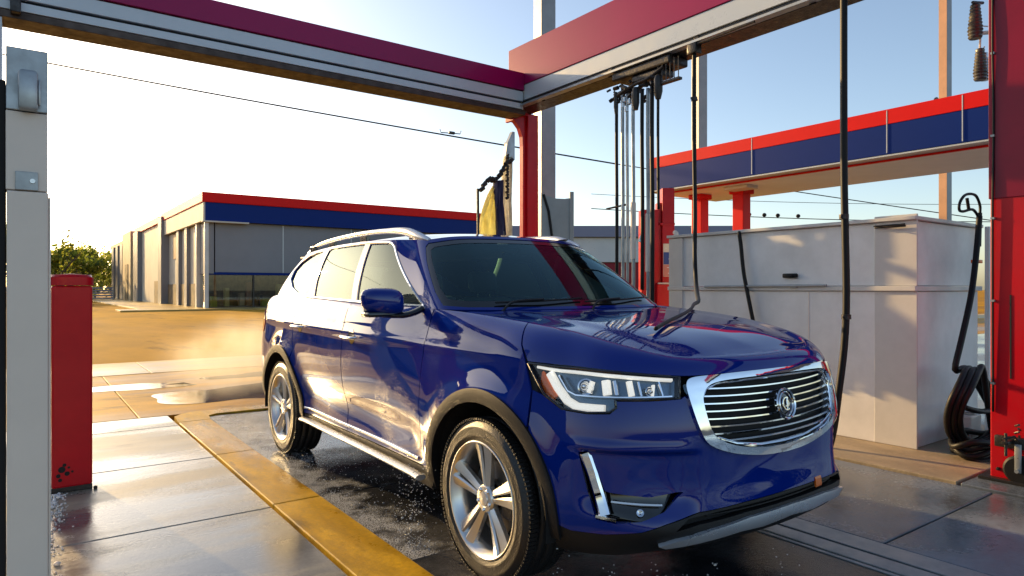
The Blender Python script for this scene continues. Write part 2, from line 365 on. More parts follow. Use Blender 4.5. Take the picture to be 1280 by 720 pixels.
# height fields (thin plate)
def tps(pts):
    pts=np.array(pts,float); X=pts[:,:2]; n=len(X)
    def U(r2): return np.where(r2>1e-12,r2*np.log(np.maximum(r2,1e-12)),0)
    K=U(((X[:,None]-X[None])**2).sum(-1))+np.eye(n)*1e-6
    Pm=np.hstack([np.ones((n,1)),X]); A=np.zeros((n+3,n+3)); A[:n,:n]=K; A[:n,n:]=Pm; A[n:,:n]=Pm.T
    w=np.linalg.solve(A,np.concatenate([pts[:,2],[0,0,0]]))
    def f(P):
        P=np.atleast_2d(P); return U(((P[:,None]-X[None])**2).sum(-1))@w[:n]+w[n]+P@w[n+1:]
    return f
_hp=[]
for l in np.linspace(-LROW[9],LROW[9],41): _hp.append(tuple(fB([l])[0]))
for x,a,z in [(0,-.72,1.15),(0,-.5,1.195),(0,-.2,1.228),(0,.1,1.252),(0,.34,1.272),(.35,-.5,1.19),(.4,-.2,1.228),(.42,.1,1.252),(.42,.36,1.273),(.74,.45,1.276),(.865,.55,1.28),(.35,-.7,1.148)]:
    _hp.append((x,a,z)); 
    if x: _hp.append((-x,a,z))
fH=tps(_hp)
def hood(P):
    P=np.atleast_2d(np.asarray(P,float)); z=fH(P)
    x=np.abs(P[:,0]); c=.50+.10*(P[:,1]+.8)   # two soft power creases
    z=z+.010/(1+np.exp((x-c)/.022))*np.clip((P[:,1]+.80)/.35,0,1)*np.clip((.5-P[:,1])/.3,0,1)
    return np.stack([P[:,0],P[:,1],z],1)
_rp=[]
for l in np.linspace(-GMAX,GMAX,61)[:-1]: _rp.append(tuple(fGt([l])[0]))
for x,a,z in [(0,1.2,1.772),(0,1.6,1.795),(0,2.2,1.80),(0,2.8,1.79),(0,3.4,1.755),(.4,1.6,1.782),(.4,2.2,1.788),(.4,2.8,1.778),(.4,1.25,1.757),(.35,3.3,1.748),(.6,1.7,1.758),(.6,2.2,1.765),(.6,2.8,1.755)]:
    _rp.append((x,a,z)); 
    if x: _rp.append((-x,a,z))
fR=tps(_rp)
def roof(P):
    P=np.atleast_2d(np.asarray(P,float)); return np.stack([P[:,0],P[:,1],fR(P)],1)
# ------------------------------------------------------------ panels cut from the car surfaces
def pip(P, poly):
    P = np.asarray(P); x, y = P[:, 0], P[:, 1]; ins = np.zeros(len(P), bool); n = len(poly); j = n - 1
    for i in range(n):
        xi, yi = poly[i]; xj, yj = poly[j]
        c = ((yi > y) != (yj > y)) & (x < (xj - xi) * (y - yi) / ((yj - yi) or 1e-12) + xi); ins ^= c; j = i
    return ins
def dens(poly, res):
    out = []; n = len(poly)
    for i in range(n):
        a, b = poly[i], poly[(i + 1) % n]; k = max(1, int(math.ceil(math.dist(a, b) / res)))
        for t in range(k): out.append((a[0] + (b[0] - a[0]) * t / k, a[1] + (b[1] - a[1]) * t / k))
    return out
def seg_dist(P, poly):
    d = np.full(len(P), 9.)
    for i in range(len(poly)):
        a = np.array(poly[i]); b = np.array(poly[(i + 1) % len(poly)]); v = b - a; t = np.clip(((P - a) @ v) / max(v @ v, 1e-12), 0, 1); d = np.minimum(d, np.hypot(*(P - a - t[:, None] * v).T))
    return d
CC = np.array([0, 1.6, .75])
def fnorm(f, Q):
    e = 1.5e-3; P = f(Q); N = np.cross(f(Q + [e, 0]) - f(Q - [e, 0]), f(Q + [0, e]) - f(Q - [0, e])); N /= np.maximum(np.linalg.norm(N, axis=1), 1e-12)[:, None]
    if ((P - CC) * N * [1.5, .5, 1]).sum(1).mean() < 0: N = -N
    return P, N
def tri(outer, holes, res, blocks=()):
    loops = [dens(outer, res)] + [dens(h, res) for h in holes]
    V = []; E = []
    for lp in loops:
        s = len(V); V += lp; E += [(s + i, s + (i + 1) % len(lp)) for i in range(len(lp))]
    o = np.array(loops[0]); mn, mx = o.min(0), o.max(0)
    g = np.array([(a + (res * .5 if j % 2 else 0), b) for j, b in enumerate(np.arange(mn[1], mx[1], res * .866)) for a in np.arange(mn[0], mx[0], res)])
    if len(g):
        k = pip(g, loops[0])
        for h in loops[1:]: k &= ~pip(g, h)
        g = g[k]
        for lp in loops:
            if len(g): g = g[seg_dist(g, lp) > res * .45]
        V += [tuple(p) for p in g]
    vs, es, fs, *_ = delaunay_2d_cdt([Vector(v) for v in V], E, [], 0, 1e-6)
    vs = np.array([tuple(v) for v in vs]); F = np.array([tuple(f) for f in fs if len(f) == 3])
    e1 = vs[F[:, 1]] - vs[F[:, 0]]; e2 = vs[F[:, 2]] - vs[F[:, 0]]; ar = e1[:, 0] * e2[:, 1] - e1[:, 1] * e2[:, 0]
    F[ar < 0] = F[ar < 0][:, ::-1]; F = F[np.abs(ar) > 1e-9]; c = vs[F].mean(1); k = pip(c, loops[0])
    for h in loops[1:]: k &= ~pip(c, h)
    return vs, F[k]
def orient(P, N, F):
    fn = np.cross(P[F[:, 1]] - P[F[:, 0]], P[F[:, 2]] - P[F[:, 0]])
    return F[:, ::-1] if (fn * N[F].mean(1)).sum() < 0 else F
def panel(name, f, outer, holes=(), off=0, res=.03, m=None, parent=None, skirt=.012, side=1, back=0, extra=None):
    """one car panel: the outline in the surface's own coordinates, a rolled edge of depth skirt"""
    vs, F = tri(outer, holes, res)
    S_ = np.array([side, 1.]); Q = vs * S_; P, N = fnorm(f, Q); P = P + N * off
    F = orient(P, N, F)
    if extra is not None:
        f2, out2, h2 = extra; v2, F2 = tri(out2, h2, res); P2, N2 = fnorm(f2, v2 * S_); P2 = P2 + N2 * off
        for i in range(len(P2)):          # share the seam's normal
            d = np.linalg.norm(P - P2[i], axis=1); j = d.argmin()
            if d[j] < 2e-3: n = N2[i] + N[j]; n /= np.linalg.norm(n); N[j] = n; N2[i] = n; P2[i] = P[j]
        F2 = orient(P2, N2, F2); n0 = len(P); P = np.vstack([P, P2]); N = np.vstack([N, N2]); F = np.vstack([F, F2 + n0])
        key = {}; mp = []
        for i, p in enumerate(P): mp.append(key.setdefault(tuple(np.round(p, 5)), i))
        F = np.array(mp)[F]; F = np.array([t for t in F if len(set(t)) == 3])
    me = bpy.data.meshes.new(name); nv = len(P); polys = [tuple(map(int, t)) for t in F]
    ed = {}
    for t in polys:
        for a, b in ((t[0], t[1]), (t[1], t[2]), (t[2], t[0])): ed[(a, b)] = 1
    bd = [(a, b) for a, b in ed if (b, a) not in ed]
    coords = [tuple(p) for p in P]; cn = [N[i] for t in polys for i in t]
    if skirt:
        idx = {}
        for a, b in bd:
            for q in (a, b):
                if q not in idx: idx[q] = len(coords); coords.append(tuple(P[q] - N[q] * skirt))
        for a, b in bd:
            polys.append((b, a, idx[a], idx[b])); e = P[b] - P[a]; n = np.cross(e, N[a]); n /= max(np.linalg.norm(n), 1e-9); cn += [n] * 4
    me.from_pydata(coords, [], polys); me.update()
    me.polygons.foreach_set('use_smooth', [True] * len(me.polygons))
    me.normals_split_custom_set([tuple(n) for n in cn])
    me.materials.append(m); o = bpy.data.objects.new(name, me); COL.objects.link(o); o.parent = parent
    return o
def arc(c, w, r, a0, a1, n=24): return [(c + r * math.cos(R(a0 + (a1 - a0) * k / n)), w + r * math.sin(R(a0 + (a1 - a0) * k / n))) for k in range(n + 1)]
def mirror(h): return [(-x, y) for x, y in h[::-1] if x > 1e-6] + list(h)          # half outline (x>=0) -> whole open line
def ring_poly(h): return [(-x, y) for x, y in h if x > 1e-6] + h[::-1]
def line3(f, pts, off, side=1, res=.03, close=False):
    Q = []
    for i in range(len(pts) - (0 if close else 1)):
        a, b = pts[i], pts[(i + 1) % len(pts)]; k = max(1, int(math.dist(a, b) / res))
        Q += [(a[0] + (b[0] - a[0]) * t / k, a[1] + (b[1] - a[1]) * t / k) for t in range(k)]
    Q.append(pts[0] if close else pts[-1]); P, N = fnorm(f, np.array(Q) * [side, 1.]); return [tuple(p) for p in P + N * off]
def strip3(f, pts, w, h, off=0, side=1, res=.03):
    """flat bar following a surface line: width w in the surface, height h outward"""
    bm = bmesh.new(); Q = []
    for i in range(len(pts) - 1):
        a, b = pts[i], pts[i + 1]; k = max(1, int(math.dist(a, b) / res))
        Q += [(a[0] + (b[0] - a[0]) * t / k, a[1] + (b[1] - a[1]) * t / k) for t in range(k)]
    Q.append(pts[-1]); P, N = fnorm(f, np.array(Q) * [side, 1.]); rings = []
    for i in range(len(P)):
        d = P[min(i + 1, len(P) - 1)] - P[max(i - 1, 0)]; d /= np.linalg.norm(d); s = np.cross(N[i], d)
        c = P[i] + N[i] * off
        rings.append([bm.verts.new(tuple(c + s * a * w / 2 + N[i] * b * h)) for a, b in ((-1, 0), (-1, .7), (-.6, 1), (.6, 1), (1, .7), (1, 0))])
    for q, r_ in zip(rings, rings[1:]):
        for k in range(6): bm.faces.new((q[k], q[(k + 1) % 6], r_[(k + 1) % 6], r_[k]))
    bm.faces.new(rings[0]); bm.faces.new(rings[-1]); bmesh.ops.recalc_face_normals(bm, faces=bm.faces); return bm

# ------------------------------------------------------------ the car
CAR = thing('suv', 'dark blue seven seat suv with chrome grille standing wet in the wash lane', 'car', (2.72, 2.66, 0))
SX = .97
AF, AR, RW = .03, 3.14, .475
lf, lr = La(AF, 1), La(AR, 1)
def zA(L): return float(fA([L])[0, 0])
def top(L, d=.004): return zA(L) + BL - d
def la(a): return La(a, 1)
grl_o = [(0, 1.050), (.25, 1.048), (.45, 1.043), (.56, 1.036), (.592, 1.015), (.588, .965), (.56, .86), (.53, .79), (.49, .757), (.36, .716), (.18, .688), (0, .683)]
grl_i = [(0, 1.022), (.25, 1.020), (.42, 1.014), (.49, .995), (.520, .955), (.515, .90), (.495, .825), (.465, .785), (.34, .745), (.17, .722), (0, .718)]
def soft(h):      # round the outline off, keep the two ends on the centre line
    for _ in range(2):
        o = [h[0]]
        for a, b in zip(h, h[1:]): o += [(a[0] * .75 + b[0] * .25, a[1] * .75 + b[1] * .25), (a[0] * .25 + b[0] * .75, a[1] * .25 + b[1] * .75)]
        h = o + [h[-1]]
    return h
grl_o6 = grl_o[6:]; grl_o = soft(grl_o); grl_i = soft(grl_i)
head = [(1.385, 1.064), (1.21, 1.054), (.9, 1.047), (.607, 1.040), (.622, .955), (.76, .948), (.912, .945), (.908, .915), (.935, .895), (1.035, .886), (1.165, .890), (1.273, .940)]
def zlow(L): return float(np.interp(L, [0, .6, .75, .9, 1.2], [.355, .355, .34, .315, .275]))
def blue_low(L): return float(np.interp(L, [0, .3, .55, .70, .80, .95, 1.1, 1.3], [.515, .512, .500, .462, .430, .405, .395, .395]))
split = [(1.30, .70), (1.31, .90)]
bh = [(x, blue_low(x)) for x in (0, .15, .3, .45, .55, .62, .70, .80, .95, 1.1)] + [(lf - RW, .42)] + arc(lf, .385, RW, 175, 142, 12)
# bumper half outline: bottom centre -> arch -> headlight -> grille
b_half = bh + [(1.325, .70), (1.335, .95), (1.277, .934), (1.168, .883), (1.035, .880), (.932, .888), (.900, .912), (.903, .939), (.76, .942), (.615, .949), (.597, .96)] + [p for p in grl_o if p[1] < .95]
fogc = [(1.068, .724), (1.030, .731), (.990, .655), (.955, .575), (.935, .57), (.76, .556), (.64, .575), (.605, .575), (.70, .505), (.80, .470), (.905, .455), (.985, .462), (1.03, .56)]
scoop = lambda L, w: 0
_lower0 = lower
def lower(P):
    """surface with the styled details: scoop above the fog lamps, flared arches, hollow doors, waist crease"""
    P = np.atleast_2d(np.asarray(P, float)); out = _lower0(P); L = np.abs(P[:, 0]); w = P[:, 1]; d = np.zeros(len(P))
    s = lambda x: np.clip(x, 0, 1) ** 2 * (3 - 2 * np.clip(x, 0, 1))
    d -= .026 * s((.742 - w) / .02) * s((w - .46) / .10) * s((L - .52) / .10) * s((1.10 - L) / .10)
    d += .006 * np.exp(-((w - .755) / .02) ** 2) * s((L - .55) / .1) * s((1.15 - L) / .1)
    for c in (lf, lr):
        r = np.hypot(L - c, w - .385); d += .020 * np.exp(-((r - .50) / .085) ** 2) * s((w - .2) / .2)
    cab = s((L - la(.55)) / .25) * s((la(2.75) - L) / .3)
    d -= .016 * np.exp(-((w - .585) / .085) ** 2) * cab
    d += .008 * np.exp(-((w - (1.085 + .010 * (L - 2))) / .03) ** 2) * s((L - 1.5) / .5) * s((la(3.9) - L) / .4)
    sg = np.sign(P[:, 0]); x, y = out[:, 0], out[:, 1]
    C = fC(P[:, 0]); Tn = fC(P[:, 0] + .004) - fC(P[:, 0] - .004); Tn /= np.linalg.norm(Tn, axis=1)[:, None]
    out[:, 0] += Tn[:, 1] * d; out[:, 1] -= Tn[:, 0] * d; out[:, 0] *= SX
    return out
_cabin0 = cabin
def cabin(P): o = _cabin0(P); o[:, 0] *= SX; return o
_hood0, _roof0 = hood, roof
def hood(P): o = _hood0(P); o[:, 0] *= SX; return o
def roof(P): o = _roof0(P); o[:, 0] *= SX; return o

CP = M['paint']
front_bumper = panel('front_bumper', lower, ring_poly(b_half), [fogc, [(-x, y) for x, y in fogc]], m=CP, parent=CAR, res=.022, skirt=.03)
# lower black valance, intake and silver skid plate
val = [(x, zlow(x)) for x in (0, .3, .6, .75, .9, 1.1)] + [(lf - RW, .28)] + [(lf - RW, .415)] + [(x, blue_low(x) - .004) for x in (1.1, .95, .80, .70, .62, .55, .45, .3, 0)]
lip = [(x, blue_low(x) - .004 - .012) for x in (.62, .5, .3, 0)]
intake = [(0, .470), (.30, .468), (.55, .452), (.66, .43), (.60, .478), (.45, .492), (.30, .498), (0, .502)]
front_valance = panel('front_valance', lower, ring_poly(val), [ring_poly(intake)], m=M['black_plastic'], parent=CAR, res=.03, off=-.004, skirt=.04)
panel('air_intake', lower, ring_poly(intake), off=-.05, m=M['shell'], parent=front_valance, skirt=0)
bm = bmesh.new()
for w in (.478, .490): tube(bm, line3(lower, [(-.5, w), (.5, w)], -.03), .004, 6)
obj('intake_bar', bm, M['black_plastic'], front_valance, True)
sk = [(0, .412), (.20, .400), (.34, .404), (.52, .388), (.70, .368), (.73, .378), (.66, .400), (.50, .430), (.30, .450), (0, .456)]
panel('skid_plate', lower, ring_poly(sk), off=.014, m=M['satin'], parent=CAR, res=.03, skirt=.03)
obj('tow_reflector', strip3(lower, [(.24, .505), (.30, .505)], .045, .008, -.004), M['amber'], CAR)
# grille
G_ = tag(panel('grille_surround', lower, ring_poly(grl_o), [ring_poly(grl_i)], off=.016, m=M['chrome'], parent=CAR, res=.018, skirt=.06))
panel('grille_mesh', lower, ring_poly(grl_o), off=-.05, m=M['shell'], parent=G_, res=.04, skirt=0)
def half_w(w):
    pts = [(1.014, .42), (.995, .49), (.955, .520), (.90, .515), (.825, .495), (.785, .465), (.745, .34), (.722, .17)]
    return float(np.interp(-w, [-p[0] for p in pts], [p[1] for p in pts]))
bm = bmesh.new(); n = 9
for i in range(n):
    w = .985 - i * .0305; sag = .012 + .0005 * i; hw = half_w(w) + .004
    pts = [(x, w - sag * (1 - (x / .52) ** 2) + .004) for x in np.linspace(-hw, hw, 21)]
    b2 = strip3(lower, pts, .0092, .008, -.018); me = bpy.data.meshes.new('t'); b2.to_mesh(me); b2.free(); bm.from_mesh(me); bpy.data.meshes.remove(me)
obj('grille_bar', bm, M['chrome'], G_, 40)
tube_b = T(line3(lower, mirror([(0, 1.012), (.25, 1.010), (.42, 1.004), (.482, .985), (.508, .95), (.503, .90), (.485, .83), (.458, .793), (.335, .755), (.17, .732), (0, .728)])[:-1] if 0 else ring_poly([(0, 1.012), (.25, 1.010), (.42, 1.004), (.482, .985), (.508, .95), (.503, .90), (.485, .83), (.458, .793), (.335, .755), (.17, .732), (0, .728)]), -.004, close=True), .0045, 6)
obj('grille_inner_rim', tube_b, M['chrome'], G_, True)
# emblem: two chrome rings round a dark disc with a curled glyph
P0, N0 = fnorm(lower, np.array([[0., .888], [.001, .888]])); ec, en = Vector(P0[0]) + Vector(N0[0]) * .004, Vector(N0[0])
rot = en.to_track_quat('Z', 'Y').to_matrix().to_4x4(); MT = Matrix.Translation(ec) @ rot
bm = bmesh.new(); lathe(bm, [(.066, 0), (.070, .012), (.066, .018), (.060, .014), (.058, .004)], seg=40)
lathe(bm, [(.052, .006), (.054, .014), (.050, .017), (.047, .012), (.046, .004)], seg=40)
bm.transform(MT); bmesh.ops.recalc_face_normals(bm, faces=bm.faces); em = obj('emblem_ring', bm, M['chrome'], G_, True)
bm = bmesh.new(); lathe(bm, [(.0001, .009), (.03, .009), (.060, .004), (.064, -.004)], seg=40); bm.transform(MT); bmesh.ops.recalc_face_normals(bm, faces=bm.faces); obj('emblem_disc', bm, M['gloss_black'], G_, True)
bm = bmesh.new()
def c2(r, a0, a1, cx=0, cy=0, n=12): return [(cx + r * math.cos(R(a0 + (a1 - a0) * k / n)), cy + r * math.sin(R(a0 + (a1 - a0) * k / n)), .013) for k in range(n + 1)]
tube(bm, c2(.027, 60, 300), .0042, 6); tube(bm, c2(.013, -150, 110, .003, 0), .004, 6); tube(bm, [(.003, -.030, .013), (.006, -.012, .014), (.004, .012, .014), (.010, .028, .013)], .004, 6)
bm.transform(MT); bmesh.ops.recalc_face_normals(bm, faces=bm.faces); obj('emblem_glyph', bm, M['chrome'], G_, True)
# bonnet: front roll from the side surface + the plan surface, one mesh
hl = [(0, 1.056), (.25, 1.054), (.45, 1.050), (.60, 1.047), (.9, 1.053), (1.21, 1.061), (1.385, 1.070)]
LH = 1.50; lower_half = hl + [(1.44, 1.13), (LH, top(LH, 0))]
ring_top = [(L, zA(L) + BL) for L in np.linspace(LH, 0, 60)]
Lb = float(np.interp(.36, [float(fB([l])[0, 1]) for l in np.linspace(0, 2.6, 200)], np.linspace(0, 2.6, 200)))
plan = [tuple(fB([L])[0, :2]) for L in np.linspace(-Lb, Lb, 150)]
rear = [(.80, .395), (.72, .375), (.42, .305), (0, .280), (-.42, .305), (-.72, .375), (-.80, .395)]
plan_in = plan + rear
bonnet = panel('bonnet', lower, ring_poly(lower_half + ring_top), m=CP, parent=CAR, res=.022, skirt=.012, extra=(hood, plan_in, []))
for s, sn in ((-1, 0), (1, 1)):
    # front wing
    fen = [(1.34, .70), (1.345, .945), (1.40, 1.066), (1.45, 1.13), (LH + .005, top(LH))] + [(L, top(L)) for L in np.linspace(LH + .04, la(.55), 14)] + [(la(.63), top(la(.63))), (la(.645), 1.0), (la(.655), .41), (lf + RW + .01, .41)] + arc(lf, .385, RW, 4, 138, 30)
    fen = [p for p in fen]
    panel('front_wing', lower, fen, m=CP, parent=CAR, side=s, res=.024)
    # doors
    d1 = [(la(.66), .415), (la(1.77), .415), (la(1.775), .9), (la(1.75), top(la(1.75))), (la(1.2), top(la(1.2))), (la(.64), top(la(.64))), (la(.65), 1.0)]
    door = panel('front_door', lower, d1, m=CP, parent=CAR, side=s, res=.03)
    arc_r = arc(lr, .385, RW, 172, 125, 12)
    d2 = [(la(1.78), .415), (arc_r[0][0] - .03, .415)] + arc_r + [(la(2.80), .90), (la(2.84), 1.02), (la(2.83), top(la(2.83))), (la(2.3), top(la(2.3))), (la(1.76), top(la(1.76))), (la(1.785), .9)]
    door2 = panel('rear_door', lower, d2, m=CP, parent=CAR, side=s, res=.03)
    q = [(la(2.81), .90), (la(2.85), 1.02), (la(2.84), top(la(2.84)))] + [(L, top(L)) for L in np.linspace(la(3.0), LMAX - .005, 16)] + [(LMAX - .005, .42), (la(4.0), .40), (lr + RW + .01, .40)] + arc(lr, .385, RW, 4, 122, 26)
    q = q[::-1]
    panel('rear_quarter', lower, q, m=CP, parent=CAR, side=s, res=.03)
    # handles: bar on two feet over a dished recess
    for a, w, dr in ((1.60, 1.075, door), (2.66, 1.095, door2)):
        bm = bmesh.new(); tube(bm, smooth_path([line3(lower, [(la(a - .115), w + .002)] * 2, .012, s)[0], line3(lower, [(la(a - .09), w + .004)] * 2, .040, s)[0], line3(lower, [(la(a), w + .005)] * 2, .046, s)[0], line3(lower, [(la(a + .09), w + .003)] * 2, .040, s)[0], line3(lower, [(la(a + .115), w)] * 2, .012, s)[0]], 6), .011, 10, flat=.8)
        obj('door_handle', bm, M['chrome'], dr, True)
        panel('handle_recess', lower, arc(la(a), w, .05, 0, 350, 20), off=.002, m=M['gloss_black'], parent=dr, side=s, res=.03, skirt=0)
    # arches
    for c, nm in ((lf, 'a'), (lr, 'b')):
        a0, a1 = (-6, 184) if c == lf else (-4, 186)
        ringp = arc(c, .385, RW - .006, a0, a1, 40) + arc(c, .385, RW + .056, a1, a0, 40)
        panel('wheel_arch_trim', lower, ringp, off=.014, m=M['black_plastic'], parent=CAR, side=s, res=.03, skirt=.05)
        bm = bmesh.new()
        ys = float(fC([c])[0, 1])
        for x0, x1 in ((.60, .94),):
            r0 = []; 
            for k in range(31):
                t = R(-8 + 196 * k / 30); r0.append([bm.verts.new((s * x, ys + .485 * math.cos(t), .385 + .485 * math.sin(t))) for x in (x0, x1)])
            for u, v in zip(r0, r0[1:]): bm.faces.new((u[0], u[1], v[1], v[0]))
            bm.faces.new([u[0] for u in r0])
        bmesh.ops.recalc_face_normals(bm, faces=bm.faces); obj('wheel_well', bm, M['shell'], CAR)
    # sill, step strip
    sill = [(lf + RW + .07, .30), (lr - RW - .07, .30), (lr - RW - .07, .41), (lf + RW + .07, .41)]
    panel('sill', lower, sill, off=.006, m=M['black_plastic'], parent=CAR, side=s, skirt=.05)
    bm = bmesh.new()
    P_ = line3(lower, [(lf + RW + .09, .375), (lr - RW - .09, .385)], .045, s, res=.1)
    tube(bm, P_, .030, 12, flat=.55); obj('side_step', bm, M['satin'], CAR, True)
    # door lower garnish
    obj('door_garnish', strip3(lower, [(la(.70), .445), (la(2.60), .455)], .018, .010, 0, s), M['chrome'], CAR, True)
    # head lamp
    hp = [(x, y) for x, y in head]
    hous = panel('headlight', lower, hp, off=-.055, m=M['lamp_dark'], parent=CAR, side=s, res=.03, skirt=0)
    panel('lamp_lens', lower, hp, off=-.001, m=M['lens'], parent=hous, side=s, res=.03, skirt=.004)
    obj('lamp_bezel', T(line3(lower, hp, -.004, s, close=True), .006, 6), M['gloss_black'], hous, True)
    obj('light_guide', strip3(lower, [(1.335, 1.052), (1.21, 1.044), (.9, 1.037), (.64, 1.030)], .013, .02, -.028, s), M['lamp_white'], hous, 40)
    obj('day_light', strip3(lower, [(1.275, 1.030), (1.225, .975), (1.165, .925), (1.11, .906), (.965, .908)], .034, .03, -.045, s), M['lamp_white'], hous, 40)
    obj('chrome_blade', strip3(lower, [(1.215, 1.025), (1.155, .965), (1.11, .952), (.65, .963)], .009, .025, -.035, s), M['chrome'], hous, 40)
    obj('turn_signal', strip3(lower, [(1.335, 1.035), (1.285, .975), (1.235, .925)], .04, .02, -.045, s), M['amber'], hous, 40)
    for L_, w_, wd in ((.965, .992, .034), (.915, .992, .020), (.845, .992, .026), (.800, .990, .012), (.70, .992, .010)):
        obj('light_block', strip3(lower, [(L_ + .006, w_ + .030), (L_ - .008, w_ - .026)], wd, .03, -.045, s), M['lamp_white' if wd > .02 else 'chrome'], hous, 40)
    for i, (L_, w_, r_) in enumerate(((1.085, .992, .028), (.76, .985, .016))):
        Pp, Nn = fnorm(lower, np.array([[s * L_, w_], [s * L_, w_ + .001]])); c_ = Vector(Pp[0]) - Vector(Nn[0]) * .05
        bm = bmesh.new(); lathe(bm, [(r_ * 1.25, 0), (r_ * 1.25, .03), (r_, .032), (r_, .02), (r_ * .8, .034), (r_ * .45, .044), (.0005, .047)], seg=20)
        bm.transform(Matrix.Translation(c_) @ Vector(Nn[0] + np.array([0, -.6, 0])).to_track_quat('Z', 'Y').to_matrix().to_4x4()); bmesh.ops.recalc_face_normals(bm, faces=bm.faces)
        obj('projector', bm, M['chrome'], hous, True)
        bm = strip3(lower, [(L_ - r_ - .014, w_ + .024), (L_ - r_ - .004, w_ - .024)], .012, .03, -.045, s); obj('reflector_fin', bm, M['lamp_white'], hous)
    # fog lamp pocket
    fg = [(x, y) for x, y in fogc]
    pk = panel('fog_lamp_pocket', lower, fg, off=-.06, m=M['gloss_black'], parent=CAR, side=s, res=.03, skirt=0)
    bm = strip3(lower, [(1.042, .722), (1.010, .64), (.980, .555), (.950, .482)], .046, .03, -.02, s); obj('chrome_blade', bm, M['chrome'], pk, 40)
    obj('chrome_foot', strip3(lower, [(.985, .476), (.90, .468)], .018, .03, -.022, s), M['chrome'], pk, 40)
    obj('pocket_bar', strip3(lower, [(.93, .535), (.70, .530)], .012, .02, -.04, s), M['satin'], pk, 40)
    for L_, w_, r_ in ((.80, .505, .018),):
        Pp, Nn = fnorm(lower, np.array([[s * L_, w_], [s * L_, w_ + .001]])); bm = bmesh.new(); lathe(bm, [(r_, 0), (r_, .02), (r_ * .85, .024), (r_ * .7, .012), (.0005, .018)], seg=20)
        bm.transform(Matrix.Translation(Vector(Pp[0]) - Vector(Nn[0]) * .058) @ Vector(Nn[0]).to_track_quat('Z', 'Y').to_matrix().to_4x4()); bmesh.ops.recalc_face_normals(bm, faces=bm.faces); obj('fog_lamp', bm, M['chrome'], pk, True)
    # rear lamp
    panel('tail_light', lower, [(la(3.72), 1.0), (LROW[15] + .05, 1.0), (LROW[16], 1.08), (LROW[16], 1.20), (la(3.80), 1.20), (la(3.68), 1.10)], off=.006, m=M['tail_red'], parent=CAR, side=s)
# inner shell, floor, underbody
bm = bmesh.new(); 
for L0, L1, w0, w1 in ((-LMAX, -lr - .47, .42, 9), (-lr + .49, -lf - .49, .34, 9), (-1.16, 1.16, .40, 9), (lf + .49, lr - .49, .34, 9), (lr + .47, LMAX, .42, 9), (-lr - .5, -lr + .5, .88, 9), (lr - .5, lr + .5, .88, 9), (-lf - .5, -lf + .5, .88, 9), (lf - .5, lf + .5, .88, 9)):
    Ls = np.linspace(L0, L1, 30); g = []
    for l in Ls:
        t_ = zA(l) + BL * .96 if w1 == 9 else w1; Q = np.array([(l, w) for w in np.linspace(w0, t_, 14)]); P, N = fnorm(lower, Q)
        n_ = np.array([P[:, 0] * 1.0, P[:, 1] - 1.6, P[:, 2] * 0]).T
        sgn = np.sign((N * n_).sum(1))[:, None]; g.append([bm.verts.new(tuple(p)) for p in P - N * sgn * .075 * 1.0 if True] if abs(l) < 1.3 else [bm.verts.new(tuple(p)) for p in P - N * sgn * .014])
    for a, b in zip(g, g[1:]):
        for k in range(13): bm.faces.new((a[k], a[k + 1], b[k + 1], b[k]))
box(bm, -.60, .60, -.55, 4.0, .30, .38); box(bm, -.62, .62, -.74, .30, .39, .98)
obj('inner_shell', bm, M['shell'], CAR)

# cabin frame and glass
def gl(a, w): return (a, w)
ws = [(0, .014), (.45, .014), (.70, .014), (.815, .022), (.835, .10), (.835, .30), (.820, .40), (.79, .425), (.55, .432), (0, .434)]
w1 = [(.985, .022), (1.03, .10), (1.26, .385), (1.31, .412), (1.38, .420), (1.715, .424), (1.755, .018), (1.4, .018)]
w2 = [(1.845, .018), (1.835, .20), (1.83, .424), (2.60, .424), (2.635, .41), (2.56, .18), (2.50, .016)]
w3 = [(2.70, .022), (2.645, .018), (2.66, .12), (2.755, .35), (2.79, .415), (2.90, .415), (3.10, .395), (3.27, .34), (3.33, .27), (3.27, .17), (3.10, .085), (2.90, .035)]
rw = [(GMAX - .002, .08), (GROW[10] + .10, .08), (GROW[11] - .1, .20), (GROW[11], .36), (GMAX - .002, .38)]
allh = [ring_poly(ws)] + [h for w in (w1, w2, w3) for h in (w, [(-x, y) for x, y in w])]
fr = panel('cabin_frame', cabin, [(-GMAX, 0), (GMAX, 0), (GMAX, GH), (-GMAX, GH)], allh + [rw, [(-x, y) for x, y in rw]], m=CP, parent=CAR, res=.03, skirt=.02)
def grow(p, d):
    c = np.mean(p, axis=0); return [(x + d * np.sign(x - c[0]), y + d * np.sign(y - c[1])) for x, y in p]
panel('windshield', cabin, ring_poly([(x if x == 0 else x + .006, y) for x, y in ws]), off=-.006, m=M['wsglass'], parent=CAR, res=.04, skirt=.004)
